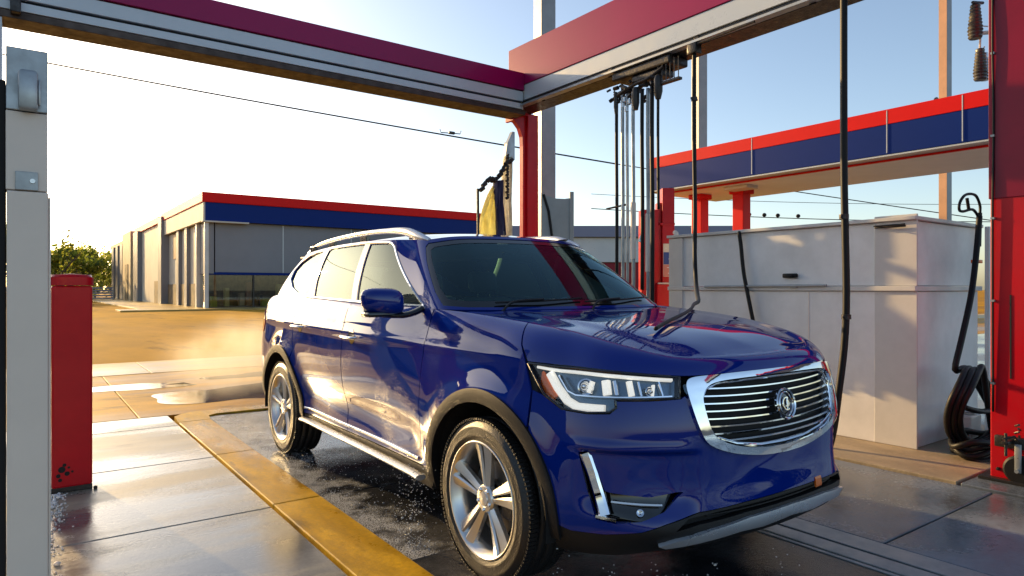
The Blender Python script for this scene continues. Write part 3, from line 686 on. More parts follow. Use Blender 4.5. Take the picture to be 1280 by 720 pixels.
# black frit round the windshield
wi = [(0, .05), (.45, .05), (.68, .05), (.775, .062), (.795, .12), (.795, .30), (.785, .375), (.75, .395), (.55, .404), (0, .408)]
panel('windshield_border', cabin, ring_poly(ws), [ring_poly(wi)], off=-.004, m=M['gloss_black'], parent=CAR, res=.03, skirt=0)
for s in (-1, 1):
    for w in (w1, w2, w3): panel('side_window', cabin, w, off=-.006, m=M['sideglass'], parent=CAR, side=s, res=.04, skirt=.004)
    panel('pillar_trim', cabin, [(1.72, .43), (1.765, .010), (1.84, .010), (1.826, .43)], off=.002, m=M['gloss_black'], parent=CAR, side=s, res=.03, skirt=.004)
    panel('pillar_trim', cabin, [(2.64, .43), (2.565, .18), (2.508, .010), (2.64, .010), (2.65, .12), (2.745, .35), (2.78, .43)], off=.002, m=M['gloss_black'], parent=CAR, side=s, res=.03, skirt=.004)
    out = [(.965, .012), (1.25, .392), (1.30, .420), (1.38, .430), (1.72, .434), (2.60, .434), (2.80, .426), (2.92, .425), (3.12, .404), (3.29, .345), (3.35, .27), (3.28, .16), (3.10, .075), (2.90, .025), (2.65, .008), (1.8, .008)]
    obj('window_chrome', T(line3(cabin, out, .003, s, close=True), .0075, 6), M['chrome'], CAR, True)
    panel('rear_window', cabin, rw, off=-.006, m=M['sideglass'], parent=CAR, side=s, res=.05, skirt=.004)
    # roof rail
    bm = bmesh.new(); zr = lambda x, a: float(fR(np.array([[x, a]]))[0])
    pts = [(s * .655 * SX, 1.10, zr(.655, 1.10) - .006), (s * .665 * SX, 1.22, zr(.665, 1.22) + .018), (s * .668 * SX, 1.42, zr(.668, 1.42) + .050), (s * .670 * SX, 1.75, zr(.67, 1.75) + .056), (s * .672 * SX, 2.2, zr(.672, 2.2) + .056), (s * .665 * SX, 2.7, zr(.665, 2.7) + .052), (s * .645 * SX, 3.1, zr(.645, 3.1) + .045), (s * .625 * SX, 3.35, zr(.625, 3.35) + .010), (s * .61 * SX, 3.48, zr(.61, 3.45) - .012)]
    sp = smooth_path(pts, 8); rr = [float(np.interp(i / len(sp), [0, .13, .22, .35, .8, .9, 1], [.012, .026, .026, .017, .017, .022, .010])) for i in range(len(sp))]
    tube(bm, sp, rr, 14, flat=1.15); rail = obj('roof_rail', bm, M['satin'], CAR, True)
    for a in (1.30, 2.1, 2.75, 3.2):
        bm = bmesh.new(); box(bm, s * .655 * SX - .014, s * .655 * SX + .014, a - .06, a + .06, zr(.655, a) - .02, zr(.655, a) + .05, .006)
        obj('rail_foot', bm, M['gloss_black'], rail)
ringt = [tuple(fGt([l])[0, :2]) for l in np.linspace(-GMAX, GMAX, 200)[:-1]]
panel('roof', roof, ringt, m=CP, parent=CAR, res=.035, skirt=.01)
# cowl and wipers
cow = plan = [(.84, .40), (.72, .365), (.42, .295), (0, .270), (-.42, .295), (-.72, .365), (-.84, .40), (-.86, .56), (-.72, .47), (-.42, .39), (0, .36), (.42, .39), (.72, .47), (.86, .56)]
cwl = panel('cowl', hood, cow, off=-.022, m=M['black_plastic'], parent=CAR, res=.04, skirt=.05)
for x0, x1 in ((-.62, .02), (.02, .66)):
    def wsp(x, t, off):   # point on the glass near x
        L_ = float(np.interp(x, fGb(np.linspace(-.9, .9, 100))[:, 0], np.linspace(-.9, .9, 100))); P, N = fnorm(cabin, np.array([[L_, t], [L_, t + .001]])); return tuple(P[0] + N[0] * off)
    wp = obj('wiper', T([wsp(x0, .030, .012), wsp((x0 + x1) / 2, .036, .014), wsp(x1, .050, .012)], .006, 6, n=6), M['black_plastic'], CAR, True)
    obj('wiper_arm', T([wsp(x0 + .02, -.01, .0), wsp(x0 + .1, .02, .03), wsp((x0 + x1) / 2, .036, .026)], .007, 6, n=6), M['black_plastic'], wp, True)
# door mirrors
for s in (-1, 1):
    bm = bmesh.new(); bmesh.ops.create_uvsphere(bm, u_segments=32, v_segments=18, radius=1)
    for v in bm.verts:
        x, y, z = v.co; e = .62
        f = lambda t: math.copysign(abs(t) ** e, t)
        x, z = f(x), f(z); n_ = max(abs(x), abs(z), 1e-6)
        yy = y if y < 0 else y * .35
        if s > 0: v.co = (s * (1.0 + .05 * yy), 1.02 + .115 * x, 1.335 + .078 * z); continue      # far mirror folded in
        v.co = (s * (1.095 + .118 * x + .006 * z), .80 + .085 * yy - .02 * x * 0 + .035 * (1 + x) * .5, 1.325 + .080 * z * (1 - .12 * (x + 1) / 2) + .006 * x)
    bmesh.ops.recalc_face_normals(bm, faces=bm.faces)
    mir = obj('door_mirror', bm, CP, CAR, 'all')
    if s > 0:
        obj('mirror_base', B(.86, .985, .86, .94, 1.25, 1.275, bev=.01), M['gloss_black'], mir); continue
    bm = bmesh.new(); box(bm, min(s * .985, s * 1.20), max(s * .985, s * 1.20), .762, .872, 1.238, 1.268, .012)
    tube(bm, smooth_path([(s * 1.10, .80, 1.250), (s * .99, .775, 1.246), (s * .925, .75, 1.262), (s * .88, .74, 1.285)], 5), [.030] * 5 + [.032] * 5 + [.034] * 6, 12, flat=.55)
    obj('mirror_base', bm, M['gloss_black'], mir, 40)
    bm = bmesh.new(); box(bm, min(s * 1.00, s * 1.19), max(s * 1.00, s * 1.19), .846, .852, 1.262, 1.388, .003); obj('mirror_glass', bm, M['chrome'], mir)
# cabin interior
bm = bmesh.new(); box(bm, -.74, .74, .36, .92, .95, 1.20, .06); box(bm, .18, .55, .72, .92, 1.19, 1.27, .03); box(bm, -.10, .10, .86, .95, 1.05, 1.30, .02)
obj('dashboard', bm, M['seat'], CAR, 40)
bm = bmesh.new(); box(bm, -.80, .80, .9, 3.7, .42, .47); obj('cabin_floor', bm, M['seat'], CAR)
bm = bmesh.new(); lathe(bm, [(.185 + .014 * math.cos(t), .014 * math.sin(t)) for t in np.linspace(0, 2 * math.pi, 9)[:-1]], close=True, seg=36); box(bm, -.17, .17, -.015, .015, -.012, .012); box(bm, -.012, .012, -.17, 0, -.01, .01); lathe(bm, [(.0005, .03), (.05, .028), (.055, -.02)], seg=20)
bm.transform(Matrix.Translation((.38, 1.02, 1.16)) @ Matrix.Rotation(R(-65), 4, 'X')); obj('steering_wheel', bm, M['gloss_black'], CAR, 40)
for x, a, w in ((-.38, 1.55, .26), (.38, 1.55, .26), (-.38, 2.45, .26), (.38, 2.45, .26)):
    bm = bmesh.new(); box(bm, x - w, x + w, a - .25, a + .28, .60, .78, .07); mt = Matrix.Translation((x, a + .30, .74)) @ Matrix.Rotation(R(-14), 4, 'X')
    box(bm, -w, w, -.07, .07, 0, .60, .06, mtx=mt)
    st = obj('car_seat', bm, M['seat'], CAR, 40)
    bm = bmesh.new(); box(bm, -.13, .13, -.05, .05, .64, .82, .045, mtx=mt); tube(bm, [mt @ Vector((-.06, 0, .58)), mt @ Vector((-.06, 0, .70))], .008, 6); tube(bm, [mt @ Vector((.06, 0, .58)), mt @ Vector((.06, 0, .70))], .008, 6)
    obj('headrest', bm, M['seat'], st, 40)
bm = bmesh.new(); box(bm, -.12, .12, -.018, .018, -.035, .035, .012); bm.transform(Matrix.Translation((-.0, 1.02, 1.60)) @ Matrix.Rotation(R(10), 4, 'X')); tube(bm, [(0, 1.02, 1.61), (0, .98, 1.70)], .01, 8); obj('rear_view_mirror', bm, M['gloss_black'], CAR, 40)
bm = bmesh.new(); box(bm, -.66, .66, 1.15, 3.5, 1.66, 1.685, .01); obj('headliner', bm, M['cream'], CAR)

# wheels
def wheel(x, a, steer=0):
    s = 1 if x > 0 else -1
    W = bpy.data.objects.new('wheel', None); COL.objects.link(W); W.parent = CAR; W.location = (x, a, .385); W.rotation_euler = (0, 0, steer + (math.pi if s < 0 else 0))
    bm = bmesh.new()          # +x is outboard
    prof = [(.268, -.10), (.275, -.118), (.30, -.126), (.345, -.124), (.372, -.112), (.384, -.095), (.386, -.060), (.380, -.058), (.380, -.048), (.387, -.046), (.388, -.006), (.380, -.004), (.380, .006), (.388, .008), (.387, .046), (.380, .048), (.380, .058), (.386, .060), (.384, .095), (.372, .112), (.350, .122), (.346, .1255), (.338, .124), (.31, .1275), (.300, .1285), (.297, .126), (.285, .124), (.272, .114), (.265, .10)]
    lathe(bm, prof, 'X', 96); bmesh.ops.recalc_face_normals(bm, faces=bm.faces)
    obj('tyre', bm, M['tyre'], W, 'all')
    n = 120                       # shoulder tread
    for sg in (1, -1):
        bm = bmesh.new()
        for k in range(n):
            mt = Matrix.Rotation(2 * math.pi * k / n, 4, 'X') @ Matrix.Translation((sg * .094, .383, 0)); box(bm, -.022, .022, -.006, .006, -.0062, .0062, mtx=mt)
        obj('tread', bm, M['tyre'], W)
    bm = bmesh.new()
    lathe(bm, [(.268, -.10), (.255, -.09), (.245, 0), (.252, .08), (.262, .10), (.274, .112), (.280, .120), (.277, .126), (.270, .124), (.262, .108), (.246, .092), (.24, .05)], 'X', 72)
    bmesh.ops.recalc_face_normals(bm, faces=bm.faces)
    rim = obj('rim', bm, M['rim'], W, 'all')
    bm = bmesh.new()
    for k in range(5):       # five split spokes
        for sg in (-1, 1):
            rot = Matrix.Rotation(R(90 + 72 * k), 4, 'X'); pts = []
            sec = [(.045, .010, .092, .030), (.09, .013, .095, .028), (.16, .023, .100, .026), (.225, .036, .108, .026), (.262, .048, .116, .020)]
            rings = []
            for r, o_, h, dpt in sec:
                iw = .003 + r * .012 if r < .12 else .0045 + (r - .12) * .05
                y0, y1 = sg * iw, sg * (iw + .015 + .175 * r)
                ym = (y0 + y1) / 2
                rings.append([bm.verts.new(rot @ Vector(p)) for p in ((h - dpt, r, y0), (h - .006, r, y0), (h + .002, r, y0 + (ym - y0) * .35), (h - .002, r, ym), (h - .010, r, y1), (h - dpt - .006, r, y1))])
            for q, u in zip(rings, rings[1:]):
                for i in range(6): bm.faces.new((q[i], q[(i + 1) % 6], u[(i + 1) % 6], u[i]))
            bm.faces.new(rings[0]); bm.faces.new(rings[-1])
    bmesh.ops.recalc_face_normals(bm, faces=bm.faces); obj('spokes', bm, M['rim'], W, 30)
    bm = bmesh.new(); lathe(bm, [(.066, .06), (.068, .088), (.060, .098), (.040, .101), (.034, .098), (.032, .104), (.001, .107)], 'X', 32); bmesh.ops.recalc_face_normals(bm, faces=bm.faces); obj('hub_cap', bm, M['rim'], W, 35)
    for k in range(5):
        bm = bmesh.new(); t = R(126 + 72 * k); lathe(bm, [(.010, .07), (.010, .102), (.007, .106), (.0005, .106)], 'X', 8, (0, .050 * math.cos(t), .050 * math.sin(t)))
        bmesh.ops.recalc_face_normals(bm, faces=bm.faces); obj('lug_nut', bm, M['chrome'], W)
    bm = bmesh.new(); lathe(bm, [(.06, .03), (.07, .045), (.085, .045), (.088, .030), (.175, .030), (.178, .018), (.175, .006), (.06, .006)], 'X', 48); bmesh.ops.recalc_face_normals(bm, faces=bm.faces)
    br = obj('brake_disc', bm, M['brake'], W, 35)
    bm = bmesh.new(); box(bm, -.01, .07, .10, .20, -.07, .07, .015); obj('brake_caliper', bm, M['dark_metal'], W)
    bm = bmesh.new(); lathe(bm, [(.0005, -.05), (.245, -.05), (.25, -.02)], 'X', 48); obj('wheel_back', bm, M['shell'], W)
for x, a, st in ((-.83, .035, R(0)), (.83, .035, 0), (-.825, 3.14, 0), (.825, 3.14, 0)): wheel(x, a, st)
# ------------------------------------------------------------ ground, paving, lane
def slab_field(name, x0, x1, y0, y1, xs, ys, z, m, gap=.011, thick=.08):
    """one paved sheet cast in bays with open joints"""
    bm = bmesh.new(); X = [x0] + [x for x in xs if x0 < x < x1] + [x1]; Y = [y0] + [y for y in ys if y0 < y < y1] + [y1]
    for a, b in zip(X, X[1:]):
        for c, d in zip(Y, Y[1:]): box(bm, a + gap / 2, b - gap / 2, c + gap / 2, d - gap / 2, z - thick, z, .006)
    return tag(obj(name, bm, m), kind='structure')
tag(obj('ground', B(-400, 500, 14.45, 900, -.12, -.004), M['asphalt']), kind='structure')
tag(obj('ground_bed', B(-400, 500, -300, 14.46, -.20, -.075), M['joint']), kind='structure')
XS = [-20 + 3.1 * k for k in range(-20, 60)]
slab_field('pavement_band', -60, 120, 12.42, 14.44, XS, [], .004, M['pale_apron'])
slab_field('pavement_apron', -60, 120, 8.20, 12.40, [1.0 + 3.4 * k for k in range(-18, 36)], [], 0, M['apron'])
ys = [5.96 + 1.585 * k for k in range(-12, 3)]
slab_field('pavement', -18, 1.285, -10, 8.19, [-2.0, -5.2, -9, -13], ys, 0, M['slab'])
slab_field('pavement_bay', 3.825, 5.40, -10, 8.19, [], [1.79 + 3.2 * k for k in range(-4, 3)], -.006, M['slab_dark'], gap=.016)
slab_field('pavement_strip', 5.41, 7.9, 2.02, 8.19, [], [4.9], .012, M['pad'])
slab_field('pavement_side', 5.41, 40, -10, 2.01, [8, 12, 18, 26], [-1, -4], .006, M['slab_dark'], gap=.016)
slab_field('pavement_yard', 7.91, 60, 2.02, 8.19, [12, 17, 23, 31], [5], .0, M['slab_dark'])
slab_field('lane_floor', 1.605, 3.42, -10, 7.92, [], [0.9, 4.4], -.002, M['lane'], gap=.014, thick=.03)
# kerb: yellow, with a bevelled edge and its own joints, turning the corner at the lane's far end
bm = bmesh.new(); yk = [-10] + [k for k in ys if -10 < k < 7.4] + [7.62]
for c, d in zip(yk, yk[1:]): box(bm, 1.292, 1.60, c + .004, d - .004, -.07, .016, .006)
pr = [(1.292, 7.63), (1.60, 7.63), (1.63, 7.86), (1.72, 7.93), (3.42, 7.93), (3.42, 8.185), (1.52, 8.185), (1.40, 8.12), (1.31, 7.98)]
prism(bm, pr, 'Z', -.07, .016); tag(obj('kerb', bm, M['kerb']), kind='structure')
bm = bmesh.new()
for x0, x1, z1 in ((3.425, 3.455, .0), (3.465, 3.60, .004), (3.625, 3.80, .004)): box(bm, x0, x1, -10, 8.19, -.07, z1, .004)
tag(obj('drain_rail', bm, M['grey_metal']), 'long flat steel drain covers running beside the wash lane floor', 'drain cover')
# coarse wet grit along the cabinet's foot and flecks of water on the lane
def flecks(name, n, fn, s0, s1, m, seed, label, cat):
    rnd = random.Random(seed); bm = bmesh.new()
    for _ in range(n):
        x, y, z = fn(rnd); s = rnd.uniform(s0, s1) * (2 if rnd.random() < .08 else 1)
        r = bmesh.ops.create_icosphere(bm, subdivisions=1, radius=s); sc = Vector((rnd.uniform(.7, 1.4), rnd.uniform(.7, 1.4), rnd.uniform(.5, 1.1)))
        for v in r['verts']: v.co = Vector((x + v.co.x * sc.x, y + v.co.y * sc.y, z + v.co.z * sc.z))
    return tag(obj(name, bm, m, None, 'all'), label, cat, kind='stuff')
def g1(r):
    y = r.uniform(3.3, 6.4); return (-.02 + r.gauss(0, .05) + (y - 3.6) * .085, y, r.uniform(0, .008))
flecks('gravel', 2200, g1, .002, .008, M['tank'], 3, 'pale wet grit lying along the foot of the cabinet and bollard', 'grit')
def g2(r):
    k = r.random()
    if k < .5: return (1.635 + abs(r.gauss(0, .10)), r.uniform(3.6, 7.8), -.001)
    if k < .72: return (1.72 + r.gauss(0, .12), 5.25 + r.gauss(0, .3), -.001 + abs(r.gauss(0, .05)))
    return (r.uniform(1.7, 3.0), r.uniform(3.2, 6.2), -.001)
flecks('water_flecks', 3000, g2, .0010, .0028, M['foam'], 4, 'bright flecks of splashed water on the dark lane floor', 'water')
sm = bpy.data.materials.new('thin suds'); sm.use_nodes = True; nt = sm.node_tree; p = nt.nodes['Principled BSDF']; p.inputs['Base Color'].default_value = (.55, .58, .62, 1); p.inputs['Roughness'].default_value = .2
g = nt.nodes.new('ShaderNodeNewGeometry'); v = nt.nodes.new('ShaderNodeTexVoronoi'); v.feature = 'DISTANCE_TO_EDGE'; v.inputs['Scale'].default_value = 75; n = nt.nodes.new('ShaderNodeTexNoise'); n.inputs['Scale'].default_value = 5.5; n.inputs['Detail'].default_value = 6
nt.links.new(g.outputs['Position'], v.inputs['Vector']); nt.links.new(g.outputs['Position'], n.inputs['Vector']); sx_ = nt.nodes.new('ShaderNodeSeparateXYZ'); nt.links.new(g.outputs['Position'], sx_.inputs[0])
a = nt.nodes.new('ShaderNodeMapRange'); a.inputs[1].default_value = 1.61; a.inputs[2].default_value = 2.05; a.inputs[3].default_value = .22; a.inputs[4].default_value = -.12; nt.links.new(sx_.outputs[0], a.inputs[0])
s1 = nt.nodes.new('ShaderNodeMath'); s1.operation = 'ADD'; nt.links.new(n.outputs[0], s1.inputs[0]); nt.links.new(a.outputs[0], s1.inputs[1])
b_ = nt.nodes.new('ShaderNodeMapRange'); b_.inputs[1].default_value = .50; b_.inputs[2].default_value = .72; nt.links.new(s1.outputs[0], b_.inputs[0])
c_ = nt.nodes.new('ShaderNodeMapRange'); c_.inputs[1].default_value = .10; c_.inputs[2].default_value = .02; nt.links.new(v.outputs['Distance'], c_.inputs[0])
m_ = nt.nodes.new('ShaderNodeMath'); m_.operation = 'MULTIPLY'; nt.links.new(b_.outputs[0], m_.inputs[0]); nt.links.new(c_.outputs[0], m_.inputs[1]); nt.links.new(m_.outputs[0], p.inputs['Alpha'])
tag(obj('suds', B(1.612, 2.35, 3.1, 7.85, .0005, .0025), sm), 'thin film of grey suds along the inner edge of the yellow kerb', 'suds', kind='stuff')
def g3(r):
    c = r.choice([(1.95, 2.0), (2.12, 1.9), (2.16, 1.8), (2.35, 1.78), (2.75, 1.72), (1.84, 2.2)]); return (c[0] + r.gauss(0, .035), c[1] + r.gauss(0, .035), r.uniform(.0, .27) ** 1.0)
flecks('water_drips', 170, g3, .0018, .0042, M['foam'], 5, 'drops of water falling from under the front bumper', 'water drops')
def g4(r):
    t = r.random(); return (1.72 + r.gauss(0, .035), 3.30 + r.gauss(0, .08), 0 + .45 * t ** 1.7)
flecks('water_spray', 420, g4, .0012, .0036, M['foam'], 6, 'fine spray of drops beside the front wheel arch', 'water spray')

# ------------------------------------------------------------ the steel frame of the wash bay
FR = thing('wash_bay_frame', 'overhead frame of crimson and pale grey beams on red and white posts over the lane', 'wash bay frame', (5.9, 8.0, 0))
def at(o): return Vector(o.location)
def pbox(name, a, m, parent, bev=.004, **k):
    L = parent.location; return obj(name, B(a[0] - L.x, a[1] - L.x, a[2] - L.y, a[3] - L.y, a[4] - L.z, a[5] - L.z, bev=bev), m, parent, **k)
# cross beam (far, along x)
cb = pbox('cross_beam', (-3.5, 5.76, 7.66, 7.98, 4.06, 4.20), M['white_panel'], FR)
cf = pbox('crimson_fascia', (-3.5, 5.765, 7.64, 8.0, 4.215, 4.46), M['crimson'], FR)
pbox('beam_groove', (-3.5, 5.76, 7.70, 7.96, 4.03, 4.055), M['shell'], FR)
pbox('lower_channel', (-3.5, 5.76, 7.65, 7.99, 3.945, 4.025), M['white_panel'], FR)
pbox('roller_track', (-3.5, 5.80, 7.655, 7.985, 3.87, 3.94), M['brown_metal'], FR)
# side beam (along y, coming forward)
pbox('side_beam', (5.78, 6.14, -7, 8.00, 4.085, 4.30), M['white_panel'], FR)
pbox('crimson_fascia', (5.765, 6.155, -7, 8.02, 4.305, 4.88), M['crimson'], FR)
pbox('roller_track', (5.80, 6.10, -7, 7.92, 3.98, 4.08), M['dark_metal'], FR)
bm = bmesh.new(); box(bm, 5.70, 5.735, -7, 7.8, 3.985, 4.01); box(bm, 5.735, 5.80, -7, 7.8, 3.985, 3.995); bm.transform(Matrix.Translation(-at(FR))); obj('drip_lip', bm, M['grey_metal'], FR)
# fascia seams
for y in (3.9, 1.5): pbox('panel_seam', (5.7625, 5.766, y, y + .008, 4.31, 4.875), M['maroon'], FR, 0)
# corner post, red, curved bracket at its head
cp = pbox('corner_post', (6.03, 6.23, 7.90, 8.08, 0, 3.98), M['red'], FR, .01)
bm = bmesh.new(); out = [(5.76, 3.97), (5.76, 3.86), (5.84, 3.84), (5.92, 3.76), (5.965, 3.64), (5.975, 3.50), (5.975, 0.0), (6.035, 0.0), (6.035, 3.97)]
prism(bm, out, 'Y', 7.95, 8.03); box(bm, 5.75, 6.03, 7.89, 8.09, 3.94, 3.975, .004); box(bm, 5.755, 5.80, 7.89, 8.09, 3.84, 3.94, .004); bm.transform(Matrix.Translation(-at(FR))); obj('post_bracket', bm, M['red'], FR)
# near right post with pale flange
pbox('side_post', (5.72, 5.98, 1.66, 1.92, 0, 3.975), M['red'], FR, .006)
pbox('shaded_post_top', (5.712, 5.99, 1.652, 1.93, 2.05, 3.97), M['maroon'], FR, .004)  # darker red sleeve paints in the shading toward the post's top
pbox('post_flange', (5.93, 6.10, 1.54, 1.655, 0, 3.97), M['white_panel'], FR, .004)
pbox('base_plate', (5.66, 6.06, 1.58, 1.98, 0.006, .03), M['dark_metal'], FR, .004)
pbox('slot', (5.716, 5.721, 1.79, 1.80, .75, 1.35), M['shell'], FR, 0)
# left post (white) at the beam's left end
pbox('left_post', (-.50, -.16, 7.66, 7.98, 0, 3.865), M['white_panel'], FR, .004)
pbox('cable_box', (-.10, -.02, 7.56, 7.66, 3.90, 4.08), M['dark_metal'], FR, .01)
# bolts, clips and a cable run on the steelwork
for z in (.09, 3.72, 3.86):
    for y in (1.71, 1.87):
        bm = bmesh.new(); lathe(bm, [(.0005, 5.700), (.012, 5.702), (.014, 5.712), (.014, 5.72)], 'X', 6, (0, y, z)); bm.transform(Matrix.Translation(-at(FR))); obj('bolt', bm, M['dark_metal'], FR)
bm = bmesh.new(); tube(bm, smooth_path([(5.712, 1.90, 3.97), (5.700, 1.90, 3.2), (5.706, 1.895, 2.6), (5.702, 1.90, 1.9), (5.71, 1.90, .5)], 5), .008, 6); bm.transform(Matrix.Translation(-at(FR))); obj('cable_run', bm, M['rubber'], FR, 'all')
for k in range(6): pbox('cable_clip', (5.695, 5.72, 1.888, 1.912, .7 + .6 * k, .715 + .6 * k), M['grey_metal'], FR, 0)
for k in range(9): pbox('track_hanger', (5.785, 5.80, 7.2 - 1.3 * k, 7.26 - 1.3 * k, 3.97, 4.07), M['dark_metal'], FR, .002)
# caster guide at the foot of the near right post
RG = thing('roller_guide', 'black oily roller and chain guide at the foot of the red right hand post', 'roller guide', (5.72, 1.78, 0))
def lb(name, parent, m, fn, smooth=False):
    bm = bmesh.new(); fn(bm); bmesh.ops.recalc_face_normals(bm, faces=bm.faces); return obj(name, bm, m, parent, smooth)
lb('roller', RG, M['rubber'], lambda b: lathe(b, [(.02, -.05), (.085, -.05), (.10, -.035), (.10, .035), (.085, .05), (.02, .05)], 'X', 28, (-.01, -.05, .115)), 40)
lb('axle', RG, M['grey_metal'], lambda b: (tube(b, [(-.10, -.05, .115), (.06, -.05, .115)], .014, 10), box(b, -.075, -.060, -.07, -.03, .10, .30, .003), box(b, .05, .06, -.07, -.03, .10, .30, .003)), 40)
lb('guide_chain', RG, M['dark_metal'], lambda b: [tube(b, [(-.03 + .012 * math.sin(k), -.02 - .03 * (k % 2), .22 + .025 * k), (-.05 - .01 * math.sin(k * 2), -.05, .235 + .025 * k)], .008, 6) for k in range(9)], 40)
lb('bracket', RG, M['dark_metal'], lambda b: (box(b, -.05, -.004, -.09, .10, .26, .34, .006), box(b, -.16, -.02, -.02, .02, .30, .325, .004), tube(b, [(-.14, 0, .22), (-.14, 0, .38)], .010, 8), tube(b, [(-.16, .01, .34), (-.10, -.04, .36), (-.05, -.06, .30), (-.07, -.05, .2)], .007, 6)), 40)

# steel column behind the corner, and the two masts beyond
def mast(name, x, y, w, h, m, m2, label, group=None):
    t = thing(name, label, 'mast', (x, y, 0), R(-10), group)
    obj('shaft', B(-w / 2, w / 2, -w / 2, w / 2, 0, h, bev=.01), m, t)
    obj('sunlit_side', B(-w / 2 - .012, -w / 2 - .002, -w / 2, w / 2, 0, h), m2, t); obj('foot_plate', B(-w, w, -w, w, 0, .03, bev=.005), M['grey_metal'], t)  # sun-facing side gets its own colour, painting sunlight onto the mast
    return t
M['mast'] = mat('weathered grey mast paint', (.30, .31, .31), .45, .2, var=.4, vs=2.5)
M['mast_sunlit'] = mat('sunlit tan mast side', (.42, .22, .12), .5, 0, var=.4, vs=3)  # tan stands for warm sunlight on the mast's lit side
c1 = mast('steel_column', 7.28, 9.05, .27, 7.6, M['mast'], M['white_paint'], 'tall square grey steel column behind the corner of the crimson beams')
m2 = mast('utility_mast', 15.45, 12.25, .30, 9, M['mast'], M['mast'], 'slim grey mast rising behind the left end of the far canopy')
m3 = mast('utility_mast', 18.87, 7.31, .20, 13, M['mast'], M['mast_sunlit'], 'grey mast with a painted tan sunlit side behind the white tank near the right hand post')
bm = bmesh.new(); box(bm, -.34, -.17, -.05, .05, 6.05, 6.12, .01); tube(bm, [(-.40, 0, 6.14), (-.28, 0, 6.08), (-.19, 0, 5.93)], .05, 8); obj('step_bracket', bm, M['dark_metal'], m3, 40)

# ------------------------------------------------------------ cabinet and bollard, left
CB = thing('control_cabinet', 'tall narrow beige grey equipment cabinet at the left edge of the bay', 'cabinet', (.015, 3.70, 0))
obj('body', B(-.075, .073, -.10, .12, 0, 1.82, bev=.006), M['cab'], CB)
obj('upper_body', B(-.078, .070, -.095, .12, 1.824, 2.165, bev=.004), M['cab'], CB)
obj('cap_panel', B(-.077, .071, -.098, .12, 2.169, 2.44, bev=.004), M['grey_metal'], CB)
lb('alarm_box', CB, M['grey_metal'], lambda b: (box(b, -.035, .035, -.165, -.1, 2.165, 2.335, .014), box(b, .035, .044, -.15, -.115, 2.19, 2.30, .006)), 40)
obj('name_plate', B(-.045, .036, -.104, -.096, 1.825, 1.905, bev=.002), M['grey_metal'], CB)
lb('plate_button', CB, M['satin'], lambda b: lathe(b, [(.0005, -.012), (.010, -.012), (.012, 0)], 'Y', 16, (.016, -.100, 1.865)), 40)
obj('back_plate', B(-.16, -.079, -.06, .11, 0, 2.30, bev=.004), M['shell'], CB)
obj('side_trim', B(.0735, .082, -.09, .11, 0, 1.80, bev=.002), M['cab'], CB)
BO = thing('bollard', 'square red steel bollard with a flared cap beside the beige cabinet', 'bollard', (.27, 5.62, 0))
obj('post', B(-.118, .118, -.11, .11, .035, 1.415, bev=.012), M['red'], BO)
lb('cap', BO, M['red'], lambda b: prism(b, [(.118 * math.copysign(abs(math.cos(t)) ** .5, math.cos(t)) * 1.10, .11 * math.copysign(abs(math.sin(t)) ** .5, math.sin(t)) * 1.12) for t in np.linspace(0, 2 * math.pi, 33)[:-1]], 'Z', 1.418, 1.475), 40)
lb('cap_top', BO, M['red'], lambda b: lathe(b, [(.125, 1.476), (.118, 1.492), (.0005, 1.500)], 'Z', 28), 'all')
obj('base_collar', B(-.118, .118, -.10, .10, 0, .036, bev=.004), M['dark_metal'], BO)
lb('anchor_bolt', BO, M['dark_metal'], lambda b: lathe(b, [(.0005, .0), (.012, .001), (.012, .02), (.0005, .024)], 'Z', 6, (.135, -.12, 0)))
lb('scuff', BO, M['shell'], lambda b: [lathe(b, [(.0005, -.1125), (r, -.1122), (r * 1.02, -.109)], 'Y', 9, (x, 0, z)) for x, z, r in ((-.06, .16, .022), (-.03, .13, .016), (-.08, .12, .014), (-.045, .19, .012), (-.02, .17, .008), (-.07, .09, .012), (.0, .14, .008))])
# small grey service post just behind the bollard
obj_ = thing('service_post', 'slim dark grey post half hidden between cabinet and red bollard', 'post', (.02, 6.1, 0)); obj('shaft', B(-.03, .03, -.03, .03, 0, 1.36, bev=.006), M['dark_metal'], obj_); obj('head', B(-.035, .035, -.04, .04, 1.362, 1.42, bev=.008), M['grey_metal'], obj_)

# ------------------------------------------------------------ white tank, right
TK = thing('wash_tank', 'big weathered off white steel tank with flanged lid beside the lane', 'tank', (6.2, 2.65, 0))
obj('lower_shell', B(.0, 1.38, 0, 2.68, .013, 1.37, bev=.006), M['tank'], TK)
obj('upper_shell', B(.01, 1.37, .01, 2.67, 1.42, 1.985, bev=.006), M['tank'], TK)
obj('mid_flange', B(-.03, 1.41, -.03, 2.71, 1.373, 1.417, bev=.006), M['white_paint'], TK)
obj('lid_flange', B(-.035, 1.42, -.035, 2.72, 1.988, 2.02, bev=.005), M['white_paint'], TK)
obj('corner_pilaster', B(-.001, .02, -.03, .33, .013, 1.372, bev=.005), M['white_paint'], TK)
obj('corner_pilaster', B(-.001, .02, -.03, .33, 1.418, 2.04, bev=.005), M['white_paint'], TK)
obj('end_pilaster', B(-.016, .02, 2.50, 2.70, .013, 1.98, bev=.005), M['white_paint'], TK)
lb('lid_handle', TK, M['dark_metal'], lambda b: (tube(b, [(-.035, .06, 1.955), (-.07, .06, 1.95), (-.07, .30, 1.95), (-.035, .30, 1.955)], .008, 6), box(b, -.04, -.023, .05, .31, 1.93, 1.95, .003)), 40)
lb('latch', TK, M['rubber'], lambda b: (box(b, -.035, .012, 1.07, 1.22, 1.50, 1.545, .012), box(b, -.05, -.03, 1.10, 1.2, 1.51, 1.53, .004)), 40)
